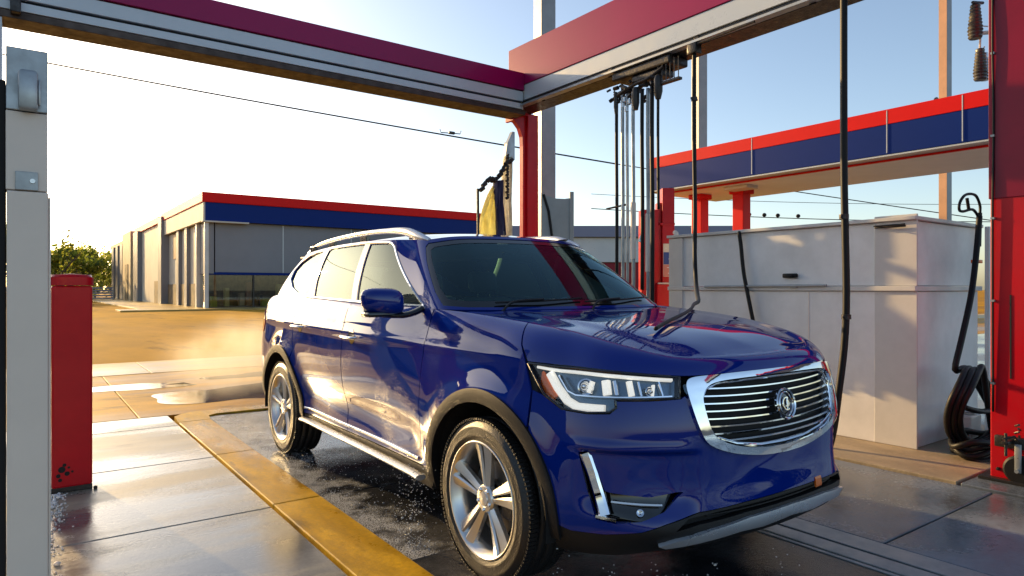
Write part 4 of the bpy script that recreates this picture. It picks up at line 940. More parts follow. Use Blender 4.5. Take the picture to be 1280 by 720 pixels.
lb('gutter_bar', TK, M['grey_metal'], lambda b: (tube(b, [(-.05, 0.75, 1.425), (-.055, 2.15, 1.415)], .013, 8), box(b, -.06, -.03, 1.05, 1.12, 1.40, 1.43, .003)), 40)
for y in (.95,): obj('weld_seam', B(-.004, .001, y, y + .007, .03, 1.36), M['cab'], TK)
lb('fill_pipe', TK, M['rubber'], lambda b: tube(b, smooth_path([(-.01, 1.73, 1.99), (-.045, 1.71, 1.975), (-.045, 1.69, 1.85), (-.05, 1.65, 1.55), (-.055, 1.57, 1.20), (-.05, 1.50, .85), (-.05, 1.46, .3), (-.06, 1.46, .05)], 6), .020, 10), 'all')
lb('pipe_bend', TK, M['white_paint'], lambda b: tube(b, [(.35, 2.9, 2.0), (.35, 2.9, 2.08), (.45, 3.0, 2.10)], .03, 8), 40)

# hoses hanging from the side beam
def hose(name, pts, r, label, clamps=(), n=10, taper=None):
    b = Vector(pts[-1]); t = thing(name, label, 'hose', tuple(b)); P = [Vector(p) - b for p in pts]
    lb('tube', t, M['rubber'], lambda q: tube(q, smooth_path(P, n), [r * (1 if not taper or i < .45 * len(P) * n else 1 - taper * min(1, (i - .45 * len(P) * n) / (.22 * len(P) * n))) for i in range((len(P) - 1) * n + 1)], 12), 'all')
    for c in clamps: lb('clamp', t, M['dark_metal'], lambda q: (lathe(q, [(r, -.022), (r + .010, -.020), (r + .010, .020), (r, .022)], 'Z', 14, tuple(Vector(c) - b)), box(q, c[0] - b.x - .055, c[0] - b.x + .055, c[1] - b.y - .006, c[1] - b.y + .006, c[2] - b.z - .012, c[2] - b.z + .012, .002)), 40)
    return t
h1 = hose('spray_hose', [(5.74, 4.62, 3.93), (5.74, 4.62, 3.5), (5.73, 4.61, 2.8), (5.73, 4.60, 2.2), (5.70, 4.58, 1.75), (5.58, 4.47, 1.47), (5.2, 4.15, 1.34), (4.55, 3.62, 1.29), (3.85, 3.10, 1.285), (3.35, 2.72, 1.272), (2.98, 2.47, 1.257), (2.62, 2.27, 1.234), (2.36, 2.12, 1.212)], .022, 'black hose dropping from the beam and curling onto the blue bonnet', [(5.74, 4.62, 3.4)], taper=.55)
lb('ceiling_boss', h1, M['dark_metal'], lambda b: (box(b, 3.33, 3.43, 2.44, 2.56, 2.66, 2.77, .012), tube(b, [(3.36, 2.5, 2.75), (3.30, 1.72, 2.74)], .012, 8)), 40)
h2 = hose('air_hose', [(5.765, 3.03, 3.98), (5.765, 3.03, 3.2), (5.77, 3.03, 2.4), (5.77, 3.02, 1.9), (5.77, 3.01, 1.3), (5.755, 3.02, .9), (5.72, 3.05, .5), (5.70, 3.08, .2), (5.66, 3.10, .02)], .030, 'thick straight black hose hanging in front of the white tank', [(5.77, 3.03, 2.02), (5.77, 3.01, 1.15)])
# the cluster of nozzles and pipes
HC = thing('nozzle_cluster', 'tangled black nozzle manifold with seven thin pipes hanging under the side beam', 'nozzle manifold', (5.85, 5.35, 3.98))
lb('mount', HC, M['dark_metal'], lambda b: (box(b, -.12, .20, -.40, .50, -.10, 0, .02), box(b, -.09, .14, -.25, .20, -.19, -.10, .02)))
def manifold(b):
    rnd = random.Random(11)
    for k in range(60):
        y = rnd.uniform(-.15, .52); z = rnd.uniform(-.36, -.16); x = rnd.uniform(-.14, .08); tube(b, [(x, y, z), (x + rnd.uniform(-.05, .05), y + rnd.uniform(-.09, .09), z + rnd.uniform(-.05, .06))], rnd.uniform(.012, .028), 8)
    tube(b, smooth_path([(-.12, .52, -.33), (-.12, .3, -.26), (-.12, .1, -.22), (-.12, -.1, -.2), (-.1, -.3, -.12)], 4), .02, 8)
lb('manifold', HC, M['dark_metal'], manifold, 40)
def cage(b):
    for k in range(6): tube(b, [(-.10, -.22 - .058 * k, -.06), (-.10, -.22 - .058 * k, -.30)], .006, 6)
    box(b, -.13, -.07, -.54, -.18, -.32, -.29, .005)
lb('wire_cage', HC, M['dark_metal'], cage)
for y, z, w in ((.10, -.52, .045), (-.24, -.47, .05), (.42, -.50, .028)):
    lb('nozzle_body', HC, M['dark_metal'], lambda b: lathe(b, [(.0005, -.17 + z + .17), (w * .6, z), (w, z + .08), (w, z + .22), (w * .7, z + .26), (.0005, z + .26)], 'Z', 12, (-.12, y, 0)), 40)
for y, x, ze, r, mk in ((.43, -.10, -2.9, .020, 'rubber'), (.31, -.12, -2.95, .021, 'grey_metal'), (.245, -.11, -2.9, .018, 'grey_metal'), (.14, -.12, -2.95, .021, 'grey_metal'), (0, -.12, -2.6, .022, 'rubber'), (-.06, -.09, -2.95, .021, 'grey_metal'), (-.15, -.12, -2.95, .024, 'rubber'), (-.24, -.12, -1.35, .016, 'rubber')):
    lb('pipe', HC, M[mk], lambda b: tube(b, smooth_path([(x, y, -.30), (x + .01, y + .012, -.9), (x - .005, y - .01, -1.7), (x, y, ze)], 5), r, 8), 'all')
for y, z in ((.31, -.42), (.28, -.36), (.245, -.48), (.20, -.40)): lb('pipe_joint', HC, M['satin'], lambda b: lathe(b, [(.012, -.03), (.022, -.026), (.022, .026), (.012, .03)], 'Z', 10, (-.12, y, z)), 40)
for y, z in ((.14, -1.75), (-.06, -1.9)): lb('pipe_sleeve', HC, M['cab'], lambda b: lathe(b, [(.021, -.5), (.032, -.49), (.032, .16), (.021, .17)], 'Z', 10, (-.12 if y > 0 else -.09, y, z)), 40)
lb('cross_peg', HC, M['dark_metal'], lambda b: tube(b, [(-.12, .58, -1.62), (-.12, .25, -1.60)], .012, 6), 40)
lb('drop_bell', HC, M['white'], lambda b: (lathe(b, [(.008, .08), (.015, .06), (.035, 0), (.028, 0)], 'Z', 12, (-.12, .02, -2.05)), tube(b, [(-.12, .02, -1.97), (-.12, .02, -1.55)], .004, 5)), 40)

# wand and coiled hose by the tank's end
WH = thing('wand_hose', 'black spray wand hose with loop handle coiled on the ground by the tank end', 'hose', (6.45, 2.42, .02))
def coil(b):
    P = []
    o = Vector((6.45, 2.42, .02))
    P += [(6.90, 2.40, 2.04), (6.86, 2.40, 1.83), (6.72, 2.38, 1.50), (6.57, 2.36, 1.26), (6.40, 2.36, .95), (6.28, 2.36, .72)]
    for k in range(1, 44):
        t = k / 14; an = 2 * math.pi * t
        P.append((6.44 + .44 * math.sin(an) - .12 * math.cos(an) + (0.03 * t), 2.34 - .035 * t + .05 * math.sin(an * 2), .40 + .33 * math.cos(an) * (1 - .03 * t) + .02 * math.sin(an * 3)))
    P += [(6.8, 2.25, .08), (7.1, 2.2, .05), (7.5, 2.3, .05)]
    tube(b, smooth_path([Vector(p) - o for p in P], 4), .025, 10)
    rnd = random.Random(4)
    for k in range(4):      # slack turns lying on the floor
        cx, rx, ry = 6.55 + rnd.uniform(-.1, .15), rnd.uniform(.34, .52), rnd.uniform(.14, .24)
        tube(b, smooth_path([Vector((cx + rx * math.cos(t), 2.24 + ry * math.sin(t), .04 + .035 * k + .03 * math.sin(3 * t + k))) - o for t in np.linspace(0, 5.9, 14)], 4), .024, 8)
lb('coil', WH, M['rubber'], coil, 'all')
lb('loop_handle', WH, M['rubber'], lambda b: (tube(b, smooth_path([(.46, -.02, 2.04), (.46, -.02, 2.12), (.36, -.02, 2.20), (.16, -.02, 2.19), (.04, -.02, 2.12), (.02, -.02, 2.05), (.10, -.02, 2.04), (.30, -.02, 2.07), (.42, -.02, 2.02)], 5), .012, 8), tube(b, [(.45, -.02, 2.05), (.43, -.02, 1.75)], .022, 10), tube(b, [(.18, -.02, 2.16), (.22, -.02, 2.06)], .014, 8)), 40)
lb('orange_clip', WH, M['amber'], lambda b: (box(b, .34, .44, -.05, .01, 1.60, 1.63, .004),), 40)
lb('hose_tie', WH, M['rubber'], lambda b: (tube(b, smooth_path([(-.28, -.14, .42), (-.05, -.17, .36), (.25, -.17, .33), (.5, -.16, .36)], 4), .045, 8, flat=.5),), 'all')
HK = thing('valve_block', 'small pale valve block half buried in the coiled black hose', 'valve', (6.85, 2.46, 0.012)); obj('body', B(-.10, .14, -.05, .08, 0, .26, bev=.02), M['white_paint'], HK); lb('wheel', HK, M['grey_metal'], lambda b: lathe(b, [(.02, 0), (.06, .005), (.065, .015), (.02, .02)], 'Z', 18, (0, 0, .27)), 40)
# pale upright beside the tank's far corner
UP = thing('pale_upright', 'narrow pale upright panel between the tank end and the red post', 'panel', (7.66, 2.58, 0)); obj('sheet', B(-.06, .34, -.02, .02, .013, 2.0, bev=.004), M['tank'], UP); obj('orange_tab', B(-.02, .05, -.024, -.02, .70, .73), M['amber'], UP)

# insulator like canisters hung off the right hand post
IB = thing('canister_arm', 'two ribbed bronze canisters on a steel arm behind the top of the red post', 'canister arm', (6.22, 2.14, 3.4))
def can(b, x, z, h, r): lathe(b, [(.0005, z - h / 2)] + [(r * (.86 + .14 * (k % 2)) * (1 - .12 * abs(k / 10 - .5) * 2), z - h / 2 + h * k / 20) for k in range(21)] + [(.0005, z + h / 2)], 'Z', 16, (x, 0, 0))
lb('canister', IB, M['brass'], lambda b: can(b, -.15, .10, .27, .055), 40); lb('canister', IB, M['brass'], lambda b: can(b, -.055, -.22, .25, .05), 40)
lb('canister', IB, M['satin'], lambda b: can(b, .035, -.22, .22, .04), 40)
lb('arm', IB, M['cab'], lambda b: (tube(b, [(-.10, 0, 0.02), (.10, 0, .07), (.3, -.1, .10)], .016, 8), tube(b, [(-.05, 0, .0), (-.06, 0, -.10)], .008, 6), tube(b, [(.03, 0, -.06), (-.03, 0, -.14)], .006, 6), tube(b, [(-.10, 0, .03), (0, 0, .10), (.1, 0, .12)], .005, 6)), 40)
lb('louvre', IB, M['dark_metal'], lambda b: [tube(b, [(-.20, 0, .24 + .045 * k), (.0, 0, .285 + .045 * k)], .012, 6) for k in range(3)], 40)

# folded side brush hung on the corner post
SB = thing('side_brush', 'folded side brush with ochre and dark cloth strips on the red corner post', 'wash brush', (5.55, 7.72, 2.2))
def strip(b, pts, w0, w1, th, seed, nrm=(0, -1, 0)):
    rnd = random.Random(seed); P = smooth_path(pts, 6); n = len(P); rows = []
    for i, p in enumerate(P):
        t = i / (n - 1); w = w0 + (w1 - w0) * t; row = []
        for k in range(9):
            u = k / 8 - .5; row.append((p[0] + u * w, p[1] + .03 * math.sin(u * 18 + t * 5 + seed) + rnd.gauss(0, .003), p[2] + rnd.gauss(0, .004)))
        rows.append(row)
    V1 = [[b.verts.new(q) for q in r] for r in rows]; V2 = [[b.verts.new((q[0], q[1] + th, q[2])) for q in r] for r in rows]
    for V in (V1, V2):
        for a, c in zip(V, V[1:]):
            for k in range(8): b.faces.new((a[k], a[k + 1], c[k + 1], c[k]))
    for i in range(n - 1):
        for k in (0, 8): b.faces.new((V1[i][k], V1[i + 1][k], V2[i + 1][k], V2[i][k]))
    b.faces.new(V1[0] + V2[0][::-1]); b.faces.new(V1[-1] + V2[-1][::-1])
lb('pale_strip', SB, M['cloth_pale'], lambda b: (strip(b, [(-.02, -.02, 1.05), (-.05, -.02, .6), (-.04, -.02, .2), (-.04, -.02, -.5)], .12, .22, .03, 1), strip(b, [(.03, .06, 1.28), (.02, .06, .7), (.03, .06, -.5)], .05, .10, .03, 2)), 60)
lb('ochre_strip', SB, M['cloth_yellow'], lambda b: strip(b, [(-.24, -.02, .62), (-.29, -.02, .4), (-.34, -.02, .1), (-.32, -.02, -.4)], .05, .44, .03, 3), 60)
lb('dark_strip', SB, M['cloth_dark'], lambda b: strip(b, [(-.20, -.06, .70), (-.19, -.06, .3), (-.16, -.06, -.4)], .14, .16, .03, 4), 60)
lb('grey_hood', SB, M['grey_metal'], lambda b: prism(b, [(-.06, 1.10), (-.08, .95), (-.03, 1.24), (.06, 1.42), (.10, 1.42), (.10, 1.02)][1:], 'Y', -.01, .05), 0)
def arm(b):
    rnd = random.Random(3)
    for k in range(14):
        t = k / 13; x, z = -.54 + .50 * t, .52 + .42 * t + .05 * math.sin(t * 9); tube(b, [(x, -.08, z), (x + .06, -.08 + rnd.uniform(-.03, .03), z + .05)], rnd.uniform(.022, .036), 8)
    for k in range(16): tube(b, [(-.09 + .02 * (k % 2), -.07, .45 + .04 * k), (-.06, -.07, .475 + .04 * k)], .022, 6)
    tube(b, [(-.56, -.06, .55), (-.55, -.06, -.4)], .02, 6)
lb('arm', SB, M['dark_metal'], arm, 40)
lb('hinge_rod', SB, M['grey_metal'], lambda b: tube(b, [(.06, .05, 1.35), (.06, .05, -.6)], .025, 8), 40)

# grey curved guard panel right of the corner post
GP = thing('guard_panel', 'grey sheet metal guard with a dished top edge behind the windscreen', 'guard panel', (5.9, 7.1, 0))
def gp(b):
    top_ = [(-.20, 2.70), (-.12, 2.66), (0, 2.625), (.12, 2.62), (.20, 2.63), (.21, 2.70), (.235, 2.70)]
    poly = [(.235, 0), (-.20, 0)] + top_; mt = Matrix.Rotation(R(-36), 4, 'Z'); n0 = len(b.verts); prism(b, poly, 'Y', -.02, .02); box(b, .19, .245, -.035, .035, 0, 2.715, .005); b.transform(mt)
lb('sheet', GP, M['mast'], gp); lb('strap', GP, M['rubber'], lambda b: (tube(b, [(-.17, -.03, 2.68), (-.10, -.03, 2.45), (-.04, -.03, 2.0)], .02, 6), b.transform(Matrix.Rotation(R(-36), 4, 'Z'))), 40)

# red pay stand with posters, left of the tank
RS = thing('pay_stand', 'red steel pay stand with salmon and blue poster behind the windscreen', 'pay stand', (7.25, 6.45, 0))
mt = Matrix.Rotation(R(-36), 4, 'Z')
def lbr(name, m, *a, bev=.006): return obj(name, B(*a, bev=bev, mtx=mt), M[m], RS)
lbr('cabinet', 'red', -.26, -.02, -.06, .16, .02, 2.50); lbr('upright', 'red', .03, .20, -.08, .10, .02, 2.80); lbr('back_column', 'red', -.03, .03, -.02, .12, .02, 2.60)
lbr('lower_cabinet', 'red', -.06, .33, -.16, .14, .02, 1.45); lbr('shelf', 'cab', -.04, .22, -.13, -.08, 1.452, 1.475)
lbr('clamp', 'red', -.005, .205, -.09, .0, 2.28, 2.31)
ps = lbr('poster', 'poster_cream', .04, .19, -.087, -.082, 1.56, 2.02, bev=0)
def pst(name, m, *a): return obj(name, B(*a, mtx=mt), M[m], ps)
pst('blue_field', 'poster_blue', .044, .186, -.090, -.0875, 1.73, 1.90); pst('pink_field', 'poster_pink', .044, .186, -.090, -.0875, 1.565, 1.725)
bm = bmesh.new(); rnd = random.Random(2)
for k in range(9):
    x = rnd.uniform(.06, .15); z = rnd.choice([1.60, 1.64, 1.68, 1.76, 1.80, 1.84, 1.95]); box(bm, x, x + rnd.uniform(.015, .035), -.0915, -.0905, z, z + .012, mtx=mt)
obj('print_mark', bm, M['white'], ps)

# ------------------------------------------------------------ the far canopy, red over navy
FC = thing('far_canopy', 'long flat canopy with red and navy fascia on red posts beyond the tank', 'canopy', (13, 6, 0))
def fb(name, m, *a, bev=.004): return obj(name, B(a[0] - 13, a[1] - 13, a[2] - 6, a[3] - 6, a[4], a[5], bev=bev), M[m], FC)
fb('red_fascia', 'orange_red', 12.0, 14.6, -6, 11.08, 4.215, 4.47); fb('navy_fascia', 'navy', 12.01, 14.59, -6, 11.07, 3.70, 4.212)
fb('white_edge', 'white_panel', 12.02, 14.58, -6, 11.04, 3.665, 3.697); fb('red_strip', 'orange_red', 12.30, 12.36, -6, 11.0, 3.63, 3.664); fb('soffit', 'soffit', 12.37, 14.5, -6, 10.98, 3.635, 3.663)
for y in (8.2, 5.55, 4.4, 2.8, .3): fb('panel_seam', 'white_panel', 11.996, 12.003, y, y + .015, 3.72, 4.45, bev=0)
for y in (10.4, 9.25, 1.0): 
    p = fb('canopy_post', 'orange_red', 13.0, 13.28, y - .14, y + .14, 0, 3.63, bev=.01)
    fb('post_head', 'orange_red', 12.93, 13.35, y - .19, y + .19, 3.52, 3.632, bev=.02)
fb('light_box', 'poster_cream', 12.55, 12.95, 8.7, 9.3, 3.56, 3.632, bev=.01)
lb('edge_pole', FC, M['dark_metal'], lambda b: (tube(b, [(-.9, 5.0, 3.6), (-.9, 5.0, 2.3)], .015, 6),), 40)

# ------------------------------------------------------------ wash building across the yard
BL_ = thing('wash_building', 'long grey and cream commercial building with red and navy roof fascia', 'building', (9.5, 47, 0))
def bb(name, m, *a, bev=0): return obj(name, B(a[0] - 9.5, a[1] - 9.5, a[2] - 47, a[3] - 47, a[4], a[5], bev=bev), M[m], BL_)
bb('red_parapet', 'orange_red', 9.30, 34, 46.75, 62.8, 6.98, 7.62, bev=.03); bb('navy_fascia', 'navy', 9.5, 34, 46.85, 47.2, 5.78, 6.97)
bb('side_fascia', 'pale_wall', 9.38, 9.62, 46.86, 62.6, 5.78, 6.97); bb('front_panel', 'grey_wall', 10.2, 34, 47.3, 47.6, 2.45, 5.77)
bb('navy_line', 'navy', 9.6, 34, 47.26, 47.62, 2.28, 2.44); bb('corner_post', 'white_paint', 9.48, 9.72, 46.9, 47.12, 0, 5.77); bb('roof_deck', 'grey_wall', 9.65, 33.9, 47.65, 62.5, 5.9, 6.9)
bb('soffit_edge', 'pale_wall', 9.3, 12.2, 46.7, 47.1, 5.68, 5.775)
for i, x in enumerate((14.6, 19.6, 24.6, 29.4)): bb('panel_joint', 'white_panel', x, x + .06, 47.28, 47.3, 2.46, 5.76)
for i in range(8):
    x0 = 9.75 + i * 2.9; w = bb('shop_window', 'shop_glass', x0 + .07, x0 + 2.83, 47.40, 47.43, .12, 2.26); bb('mullion', 'dark_metal', x0 - .05, x0 + .06, 47.33, 47.5, 0, 2.28)
rnd = random.Random(9)
for k in range(26):
    x = 10.2 + rnd.random() * 22; y = 48.2 + rnd.random() * 3; h = rnd.uniform(.5, 2.0); w = rnd.uniform(.2, .9)
    bb('display_stand', rnd.choice(['timber', 'leaf_light', 'dark_metal', 'beige_wall', 'cloth_yellow', 'shell', 'maroon', 'leaf']), x, x + w, y, y + .5, .11, h, bev=.04)
bb('back_wall', 'interior', 9.9, 33.8, 52, 52.2, 0, 5.7); bb('floor_plate', 'timber', 9.8, 33.8, 47.5, 52, 0, .10)
# left flank: piers and rendered bays
bb('flank_wall', 'pale_wall', 9.75, 10.1, 49.6, 62.4, 0, 5.77); bb('flank_glass', 'shop_glass', 9.72, 9.76, 47.2, 49.5, .1, 2.3); bb('flank_upper', 'grey_wall', 9.72, 10.1, 47.2, 49.55, 2.35, 5.77)
for y in (49.6, 53.0, 56.2): bb('pier', 'grey_wall' if y != 49.6 else 'white_paint', 9.5, 9.9, y, y + (.9 if y != 49.6 else .4), 0, 5.77)
bb('shutter', 'timber', 9.68, 9.74, 57.4, 59.6, 3.7, 5.7); bb('dark_skirt', 'interior', 9.66, 9.74, 50.2, 62.4, 0, 1.7)
bb('pier_tall', 'grey_wall', 9.15, 9.9, 61.8, 63.4, 0, 7.3)
bb('second_block', 'pale_wall', 9.4, 26, 63.4, 78, 0, 6.89); bb('second_parapet', 'orange_red', 9.2, 26, 63.4, 78.4, 6.9, 7.45); bb('second_pier', 'grey_wall', 9.0, 9.6, 74.8, 78, 0, 7.0); bb('dark_bin_recess', 'interior', 9.3, 9.42, 64.2, 66.5, 0, 2.0)
bb('third_block', 'beige_wall', 8.9, 24, 79.2, 86, 0, 7.3); bb('fourth_block', 'pale_wall', 9.3, 24, 86, 101, 0, 6.4); bb('fourth_parapet', 'timber', 9.1, 24, 86, 101.3, 6.4, 6.8)
for y in (88, 92.5, 97): bb('pier', 'grey_wall', 9.05, 9.32, y, y + 2.2, 0, 6.4)
bb('fourth_skirt', 'interior', 9.2, 9.3, 86.2, 101, 0, 1.8); bb('third_door', 'interior', 8.84, 8.9, 81, 83.4, 0, 3.9)
lb('sign_bars', BL_, M['timber'], lambda b: [box(b, -.34, -.24, 39.6 + .0, 40.6, 2.2 + .75 * k, 2.75 + .75 * k) for k in range(6)])
tag(obj('forecourt_path', B(4.5, 33, 44.6, 47.2, -.05, .10, bev=.02), M['pale_apron']), kind='structure'); tag(obj('side_path', B(5.8, 9.7, 47.2, 100, -.05, .09, bev=.02), M['pale_apron']), kind='structure')
# slate building far right behind the windscreen
SBL = thing('slate_building', 'low slate blue building with pale wall and plum base beyond the corner post', 'building', (28, 32, 0))
for nm, m, a in (('roof', 'slate_wall', (-4.5, 9, -3.5, 3, 4.35, 5.0)), ('wall', 'white_panel', (-4.2, 8.7, -3.2, 2.8, 2.9, 4.345)), ('base', 'maroon', (-4.0, 8.5, -3.0, 2.6, 0, 2.895))): obj(nm, B(*a, bev=.02, mtx=Matrix.Rotation(R(-36), 4, 'Z')), M[m], SBL)

# ------------------------------------------------------------ cables
def cable(p0, p1, sag, r, label, grp='overhead cables'):
    a, b = Vector(p0), Vector(p1); P = [a.lerp(b, k / 24) - Vector((0, 0, sag * 4 * (k / 24) * (1 - k / 24))) for k in range(25)]
    bm = bmesh.new(); tube(bm, [p - a for p in P], r, 6); o = obj('overhead_cable', bm, M['rubber'], None, 'all', tuple(a)); return tag(o, label, 'cable', grp)
cable((-16, 48, 15.4), (21.39, 21.54, 6.94), .25, .034, 'long cable with a small splice box crossing the pale sky from the left')
cable((21.39, 21.54, 6.94), (60, -4, 0.9), .2, .022, 'continuation of the long cable lower behind the hanging pipes')
cable((18.6, 23.6, 9.2), (26, 18, 14.5), .1, .018, 'short steep cable rising under the crimson side beam')
cable((20.5, 22.2, 4.95), (36, 11.5, 4.4), .15, .020, 'low cable with small black insulators seen under the far canopy')
cable((20.5, 22.2, 5.6), (36, 11.5, 5.2), .15, .012, 'thin upper cable seen under the far canopy')
sp = thing('splice_box', 'small splice box clipped on the long overhead cable', 'splice box', (15.47, 25.84, 8.42))
lb('clip', sp, M['rubber'], lambda b: (b_ := tube(b, [(-.45, .3, .06), (-.42, .28, -.08), (.30, -.20, -.14), (.33, -.22, 0)], .022, 6)), 40)
lb('body', sp, M['dark_metal'], lambda b: (box(b, -.16, .12, -.06, .06, -.16, -.04, .02),), 40)
for k, (x, y) in enumerate(((26.35, 18.15), (26.9, 17.75), (27.4, 17.4), (28.2, 16.9))):
    o = lb('cable_insulator', None, M['rubber'], lambda b: (bmesh.ops.create_uvsphere(b, u_segments=12, v_segments=8, radius=.09), [setattr(v, 'co', Vector((v.co.x * 1.2, v.co.y, v.co.z))) for v in b.verts]), 'all'); o.location = (x, y, 4.70 - .02 * k); tag(o, ('first', 'second', 'third', 'fourth')[k] + ' small black insulator from the left on the low cable under the canopy', 'insulator', 'insulators on the low cable')

# unseen building added to block the low sky mirrored in the car's flank
DP = thing('reflection_blocker', 'added unseen long low slate block with roll doors that hides low sky from the car reflection', 'building', (-9, 28, 0))
obj('wall', B(-3, 0, -20, 24, 0, 3.5, bev=.02), M['slate_wall'], DP); obj('fascia', B(-3.1, .12, -20.1, 24.1, 3.5, 4.0, bev=.02), M['navy'], DP)
for k in range(7): obj('blocker_roll_door', B(.002, .05, -18 + 6 * k, -14.5 + 6 * k, 0, 2.9, bev=.01), M['white_paint' if k % 2 else 'dark_metal'], DP)
# drifting mist of spray behind the rear wheel
mm = bpy.data.materials.new('spray mist'); mm.use_nodes = True; nt = mm.node_tree; nt.nodes.remove(nt.nodes['Principled BSDF'])
pv = nt.nodes.new('ShaderNodeVolumePrincipled'); pv.inputs['Color'].default_value = (1, .97, .92, 1); pv.inputs['Anisotropy'].default_value = .55
tc = nt.nodes.new('ShaderNodeTexCoord'); nz = nt.nodes.new('ShaderNodeTexNoise'); nz.inputs['Scale'].default_value = 1.6; nz.inputs['Detail'].default_value = 4; nt.links.new(tc.outputs['Object'], nz.inputs[0])
ln = nt.nodes.new('ShaderNodeVectorMath'); ln.operation = 'LENGTH'; mpp = nt.nodes.new('ShaderNodeMapping'); mpp.inputs['Scale'].default_value = (1 / 1.15, 1 / 1.1, 1 / .62); nt.links.new(tc.outputs['Object'], mpp.inputs[0]); nt.links.new(mpp.outputs[0], ln.inputs[0])
fo = nt.nodes.new('ShaderNodeMapRange'); fo.interpolation_type = 'SMOOTHSTEP'; fo.inputs[1].default_value = 1; fo.inputs[2].default_value = .1; fo.inputs[3].default_value = 0; fo.inputs[4].default_value = 1.5; nt.links.new(ln.outputs['Value'], fo.inputs[0])
nm = nt.nodes.new('ShaderNodeMapRange'); nm.inputs[1].default_value = .38; nm.inputs[2].default_value = .68; nt.links.new(nz.outputs[0], nm.inputs[0])
mu = nt.nodes.new('ShaderNodeMath'); mu.operation = 'MULTIPLY'; nt.links.new(fo.outputs[0], mu.inputs[0]); nt.links.new(nm.outputs[0], mu.inputs[1]); nt.links.new(mu.outputs[0], pv.inputs['Density']); nt.links.new(pv.outputs[0], nt.nodes['Material Output'].inputs['Volume'])
bm = bmesh.new(); bmesh.ops.create_icosphere(bm, subdivisions=3, radius=1)
for v in bm.verts: v.co = Vector((v.co.x * 1.15, v.co.y * 1.1, v.co.z * .62))
tag(obj('mist', bm, mm, None, 'all', (2.25, 8.9, .55)), 'thin drifting mist of spray glowing behind the rear wheel', 'mist', kind='stuff')
def puddle(cx, cy, rx, ry, seed, z):
    rnd = random.Random(seed); ph = [rnd.uniform(0, 6.28) for _ in range(6)]; bm = bmesh.new(); vs = []
    for k in range(90):
        t = 2 * math.pi * k / 90; r = 1 + sum(math.sin(t * (j + 2) + ph[j]) * .16 / (1 + j * .45) for j in range(6)); vs.append(bm.verts.new((rx * r * math.cos(t), ry * r * math.sin(t), 0)))
    bm.faces.new(vs); bmesh.ops.triangulate(bm, faces=bm.faces); return tag(obj('puddle', bm, M['puddle'], None, False, (cx, cy, z)), kind='structure')
puddle(2.35, 9.45, .95, .75, 1, .004); puddle(1.2, 10.8, .8, .30, 5, .004); puddle(3.3, 11.2, .9, .35, 3, .004)

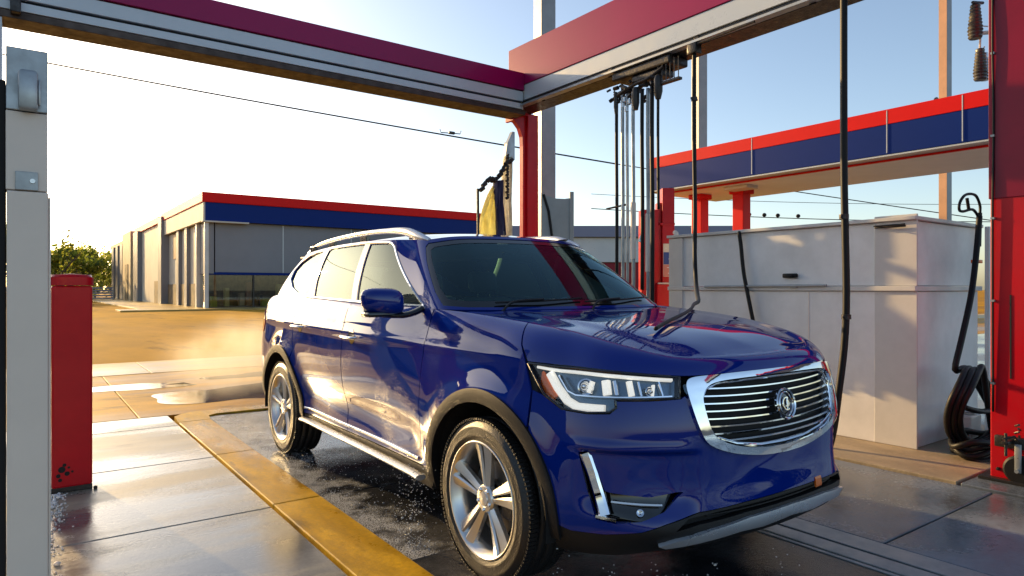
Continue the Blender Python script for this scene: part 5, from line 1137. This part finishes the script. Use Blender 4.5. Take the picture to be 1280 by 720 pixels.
# ------------------------------------------------------------ trees, planting and fence, far left
def tree(x, y, h, w, seed, label, n=2600, lean=0, sparse=False):
    rnd = random.Random(seed); t = thing('tree' if not sparse else 'sapling', label, 'tree', (x, y, 0), 0, None)
    bm = bmesh.new(); tips = []
    def limb(p, d, L, r, lv):
        P = [p]; 
        for k in range(4):
            d = (d + Vector((rnd.gauss(0, .12), rnd.gauss(0, .12), .06))).normalized(); P.append(P[-1] + d * L / 4)
        tube(bm, P, [r * (1 - .14 * k) for k in range(5)], 6)
        if lv > 0:
            for _ in range(4 if lv > 1 else 5):
                q = P[rnd.randint(1, 4)]; an = rnd.uniform(0, 6.28); limb(q, (d * .6 + Vector((math.cos(an), math.sin(an), .3)) * .8).normalized(), L * .62, r * .5, lv - 1)
        else: tips.append(P[-1]); tips.append(P[2])
    limb(Vector((0, 0, 0)), Vector((lean, 0, 1)), h * .42, h * .022, 3 if not sparse else 2)
    obj('trunk', bm, M['bark'], t, 40)
    sx = w / 2 / max(max(abs(p.x) for p in tips), .1); sz = h * .97 / max(p.z for p in tips)
    bm = bmesh.new(); s0 = .045 * w if not sparse else .13
    tips = [Vector((p.x * sx, p.y * sx, max(p.z * sz, h * .12))) for p in tips]
    clumps = [(p, rnd.uniform(.10, .20) * w * (1 if not sparse else .35), rnd.random()) for p in tips]
    if not sparse: clumps += [(Vector((rnd.uniform(-.42, .42) * w, rnd.uniform(-.42, .42) * w, rnd.uniform(.08, .62) * h)), rnd.uniform(.12, .2) * w, rnd.random()) for _ in range(28)]
    for k in range(n):
        p, cr, tone = rnd.choice(clumps); v = Vector((rnd.gauss(0, 1), rnd.gauss(0, 1), rnd.gauss(0, 1))).normalized() * cr * rnd.uniform(.3, 1.05) ** .7; v.z *= .8
        c = p + v; a = Vector((rnd.gauss(0, 1), rnd.gauss(0, 1), rnd.gauss(0, 1))).normalized(); b_ = a.orthogonal().normalized(); c_ = a.cross(b_); s = s0 * rnd.uniform(.45, 1.1)
        if c.z < .1: continue
        f = bm.faces.new([bm.verts.new(c + q) for q in (b_ * s, c_ * s * .55, -b_ * s, -c_ * s * .55)]); f.material_index = (0 if tone < .4 else 1 if tone < .8 else 2) if rnd.random() < .8 else rnd.randint(0, 2)
    obj('crown', bm, [M['leaf'], M['leaf_light'], M['leaf_dark']], t)
    return t
tree(2.9, 92, 6.4, 6.5, 1, 'bushy tree seen just right of the cabinet above the bollard')
tree(5.2, 98, 5.6, 5.5, 2, 'low rounded tree between the bushy tree and the larger one')
tree(7.5, 103, 7.4, 5.2, 3, 'larger yellow green tree against the end of the building')
tree(2.6, 72, 6.7, 1.7, 4, 'thin upright sapling with sparse leaves rising above the bollard', 520, 0, True)
tree(3.35, 73, 6.5, 1.3, 5, 'second thin sapling right beside the first', 420, .05, True)
tree(10.1, 110, 6.8, 6.5, 11, 'soft green tree whose crown touches the end of the building', 2400)
tree(5.8, 119, 6.2, 10, 12, 'broad low tree filling the gap behind the others', 2400)
tree(-3, 92, 8.5, 10, 6, 'wide tree mostly hidden behind the beige cabinet', 2200)
tree(-11, 90, 9, 11, 7, 'tree beyond the frame of the left post', 2000)
HG = thing('slatted_fence', 'low grey slatted fence in front of the far trees', 'fence', (0, 86, 0))
for k in range(11): obj('fence_post', B(-12 + 2 * k - .07, -12 + 2 * k + .07, -.07, .07, 0, 1.5), M['mast'], HG)
bm = bmesh.new()
for k in range(5): box(bm, -12, 8, -.02, .02, .2 + .28 * k, .36 + .28 * k)
obj('slats', bm, M['slate_wall'], HG)
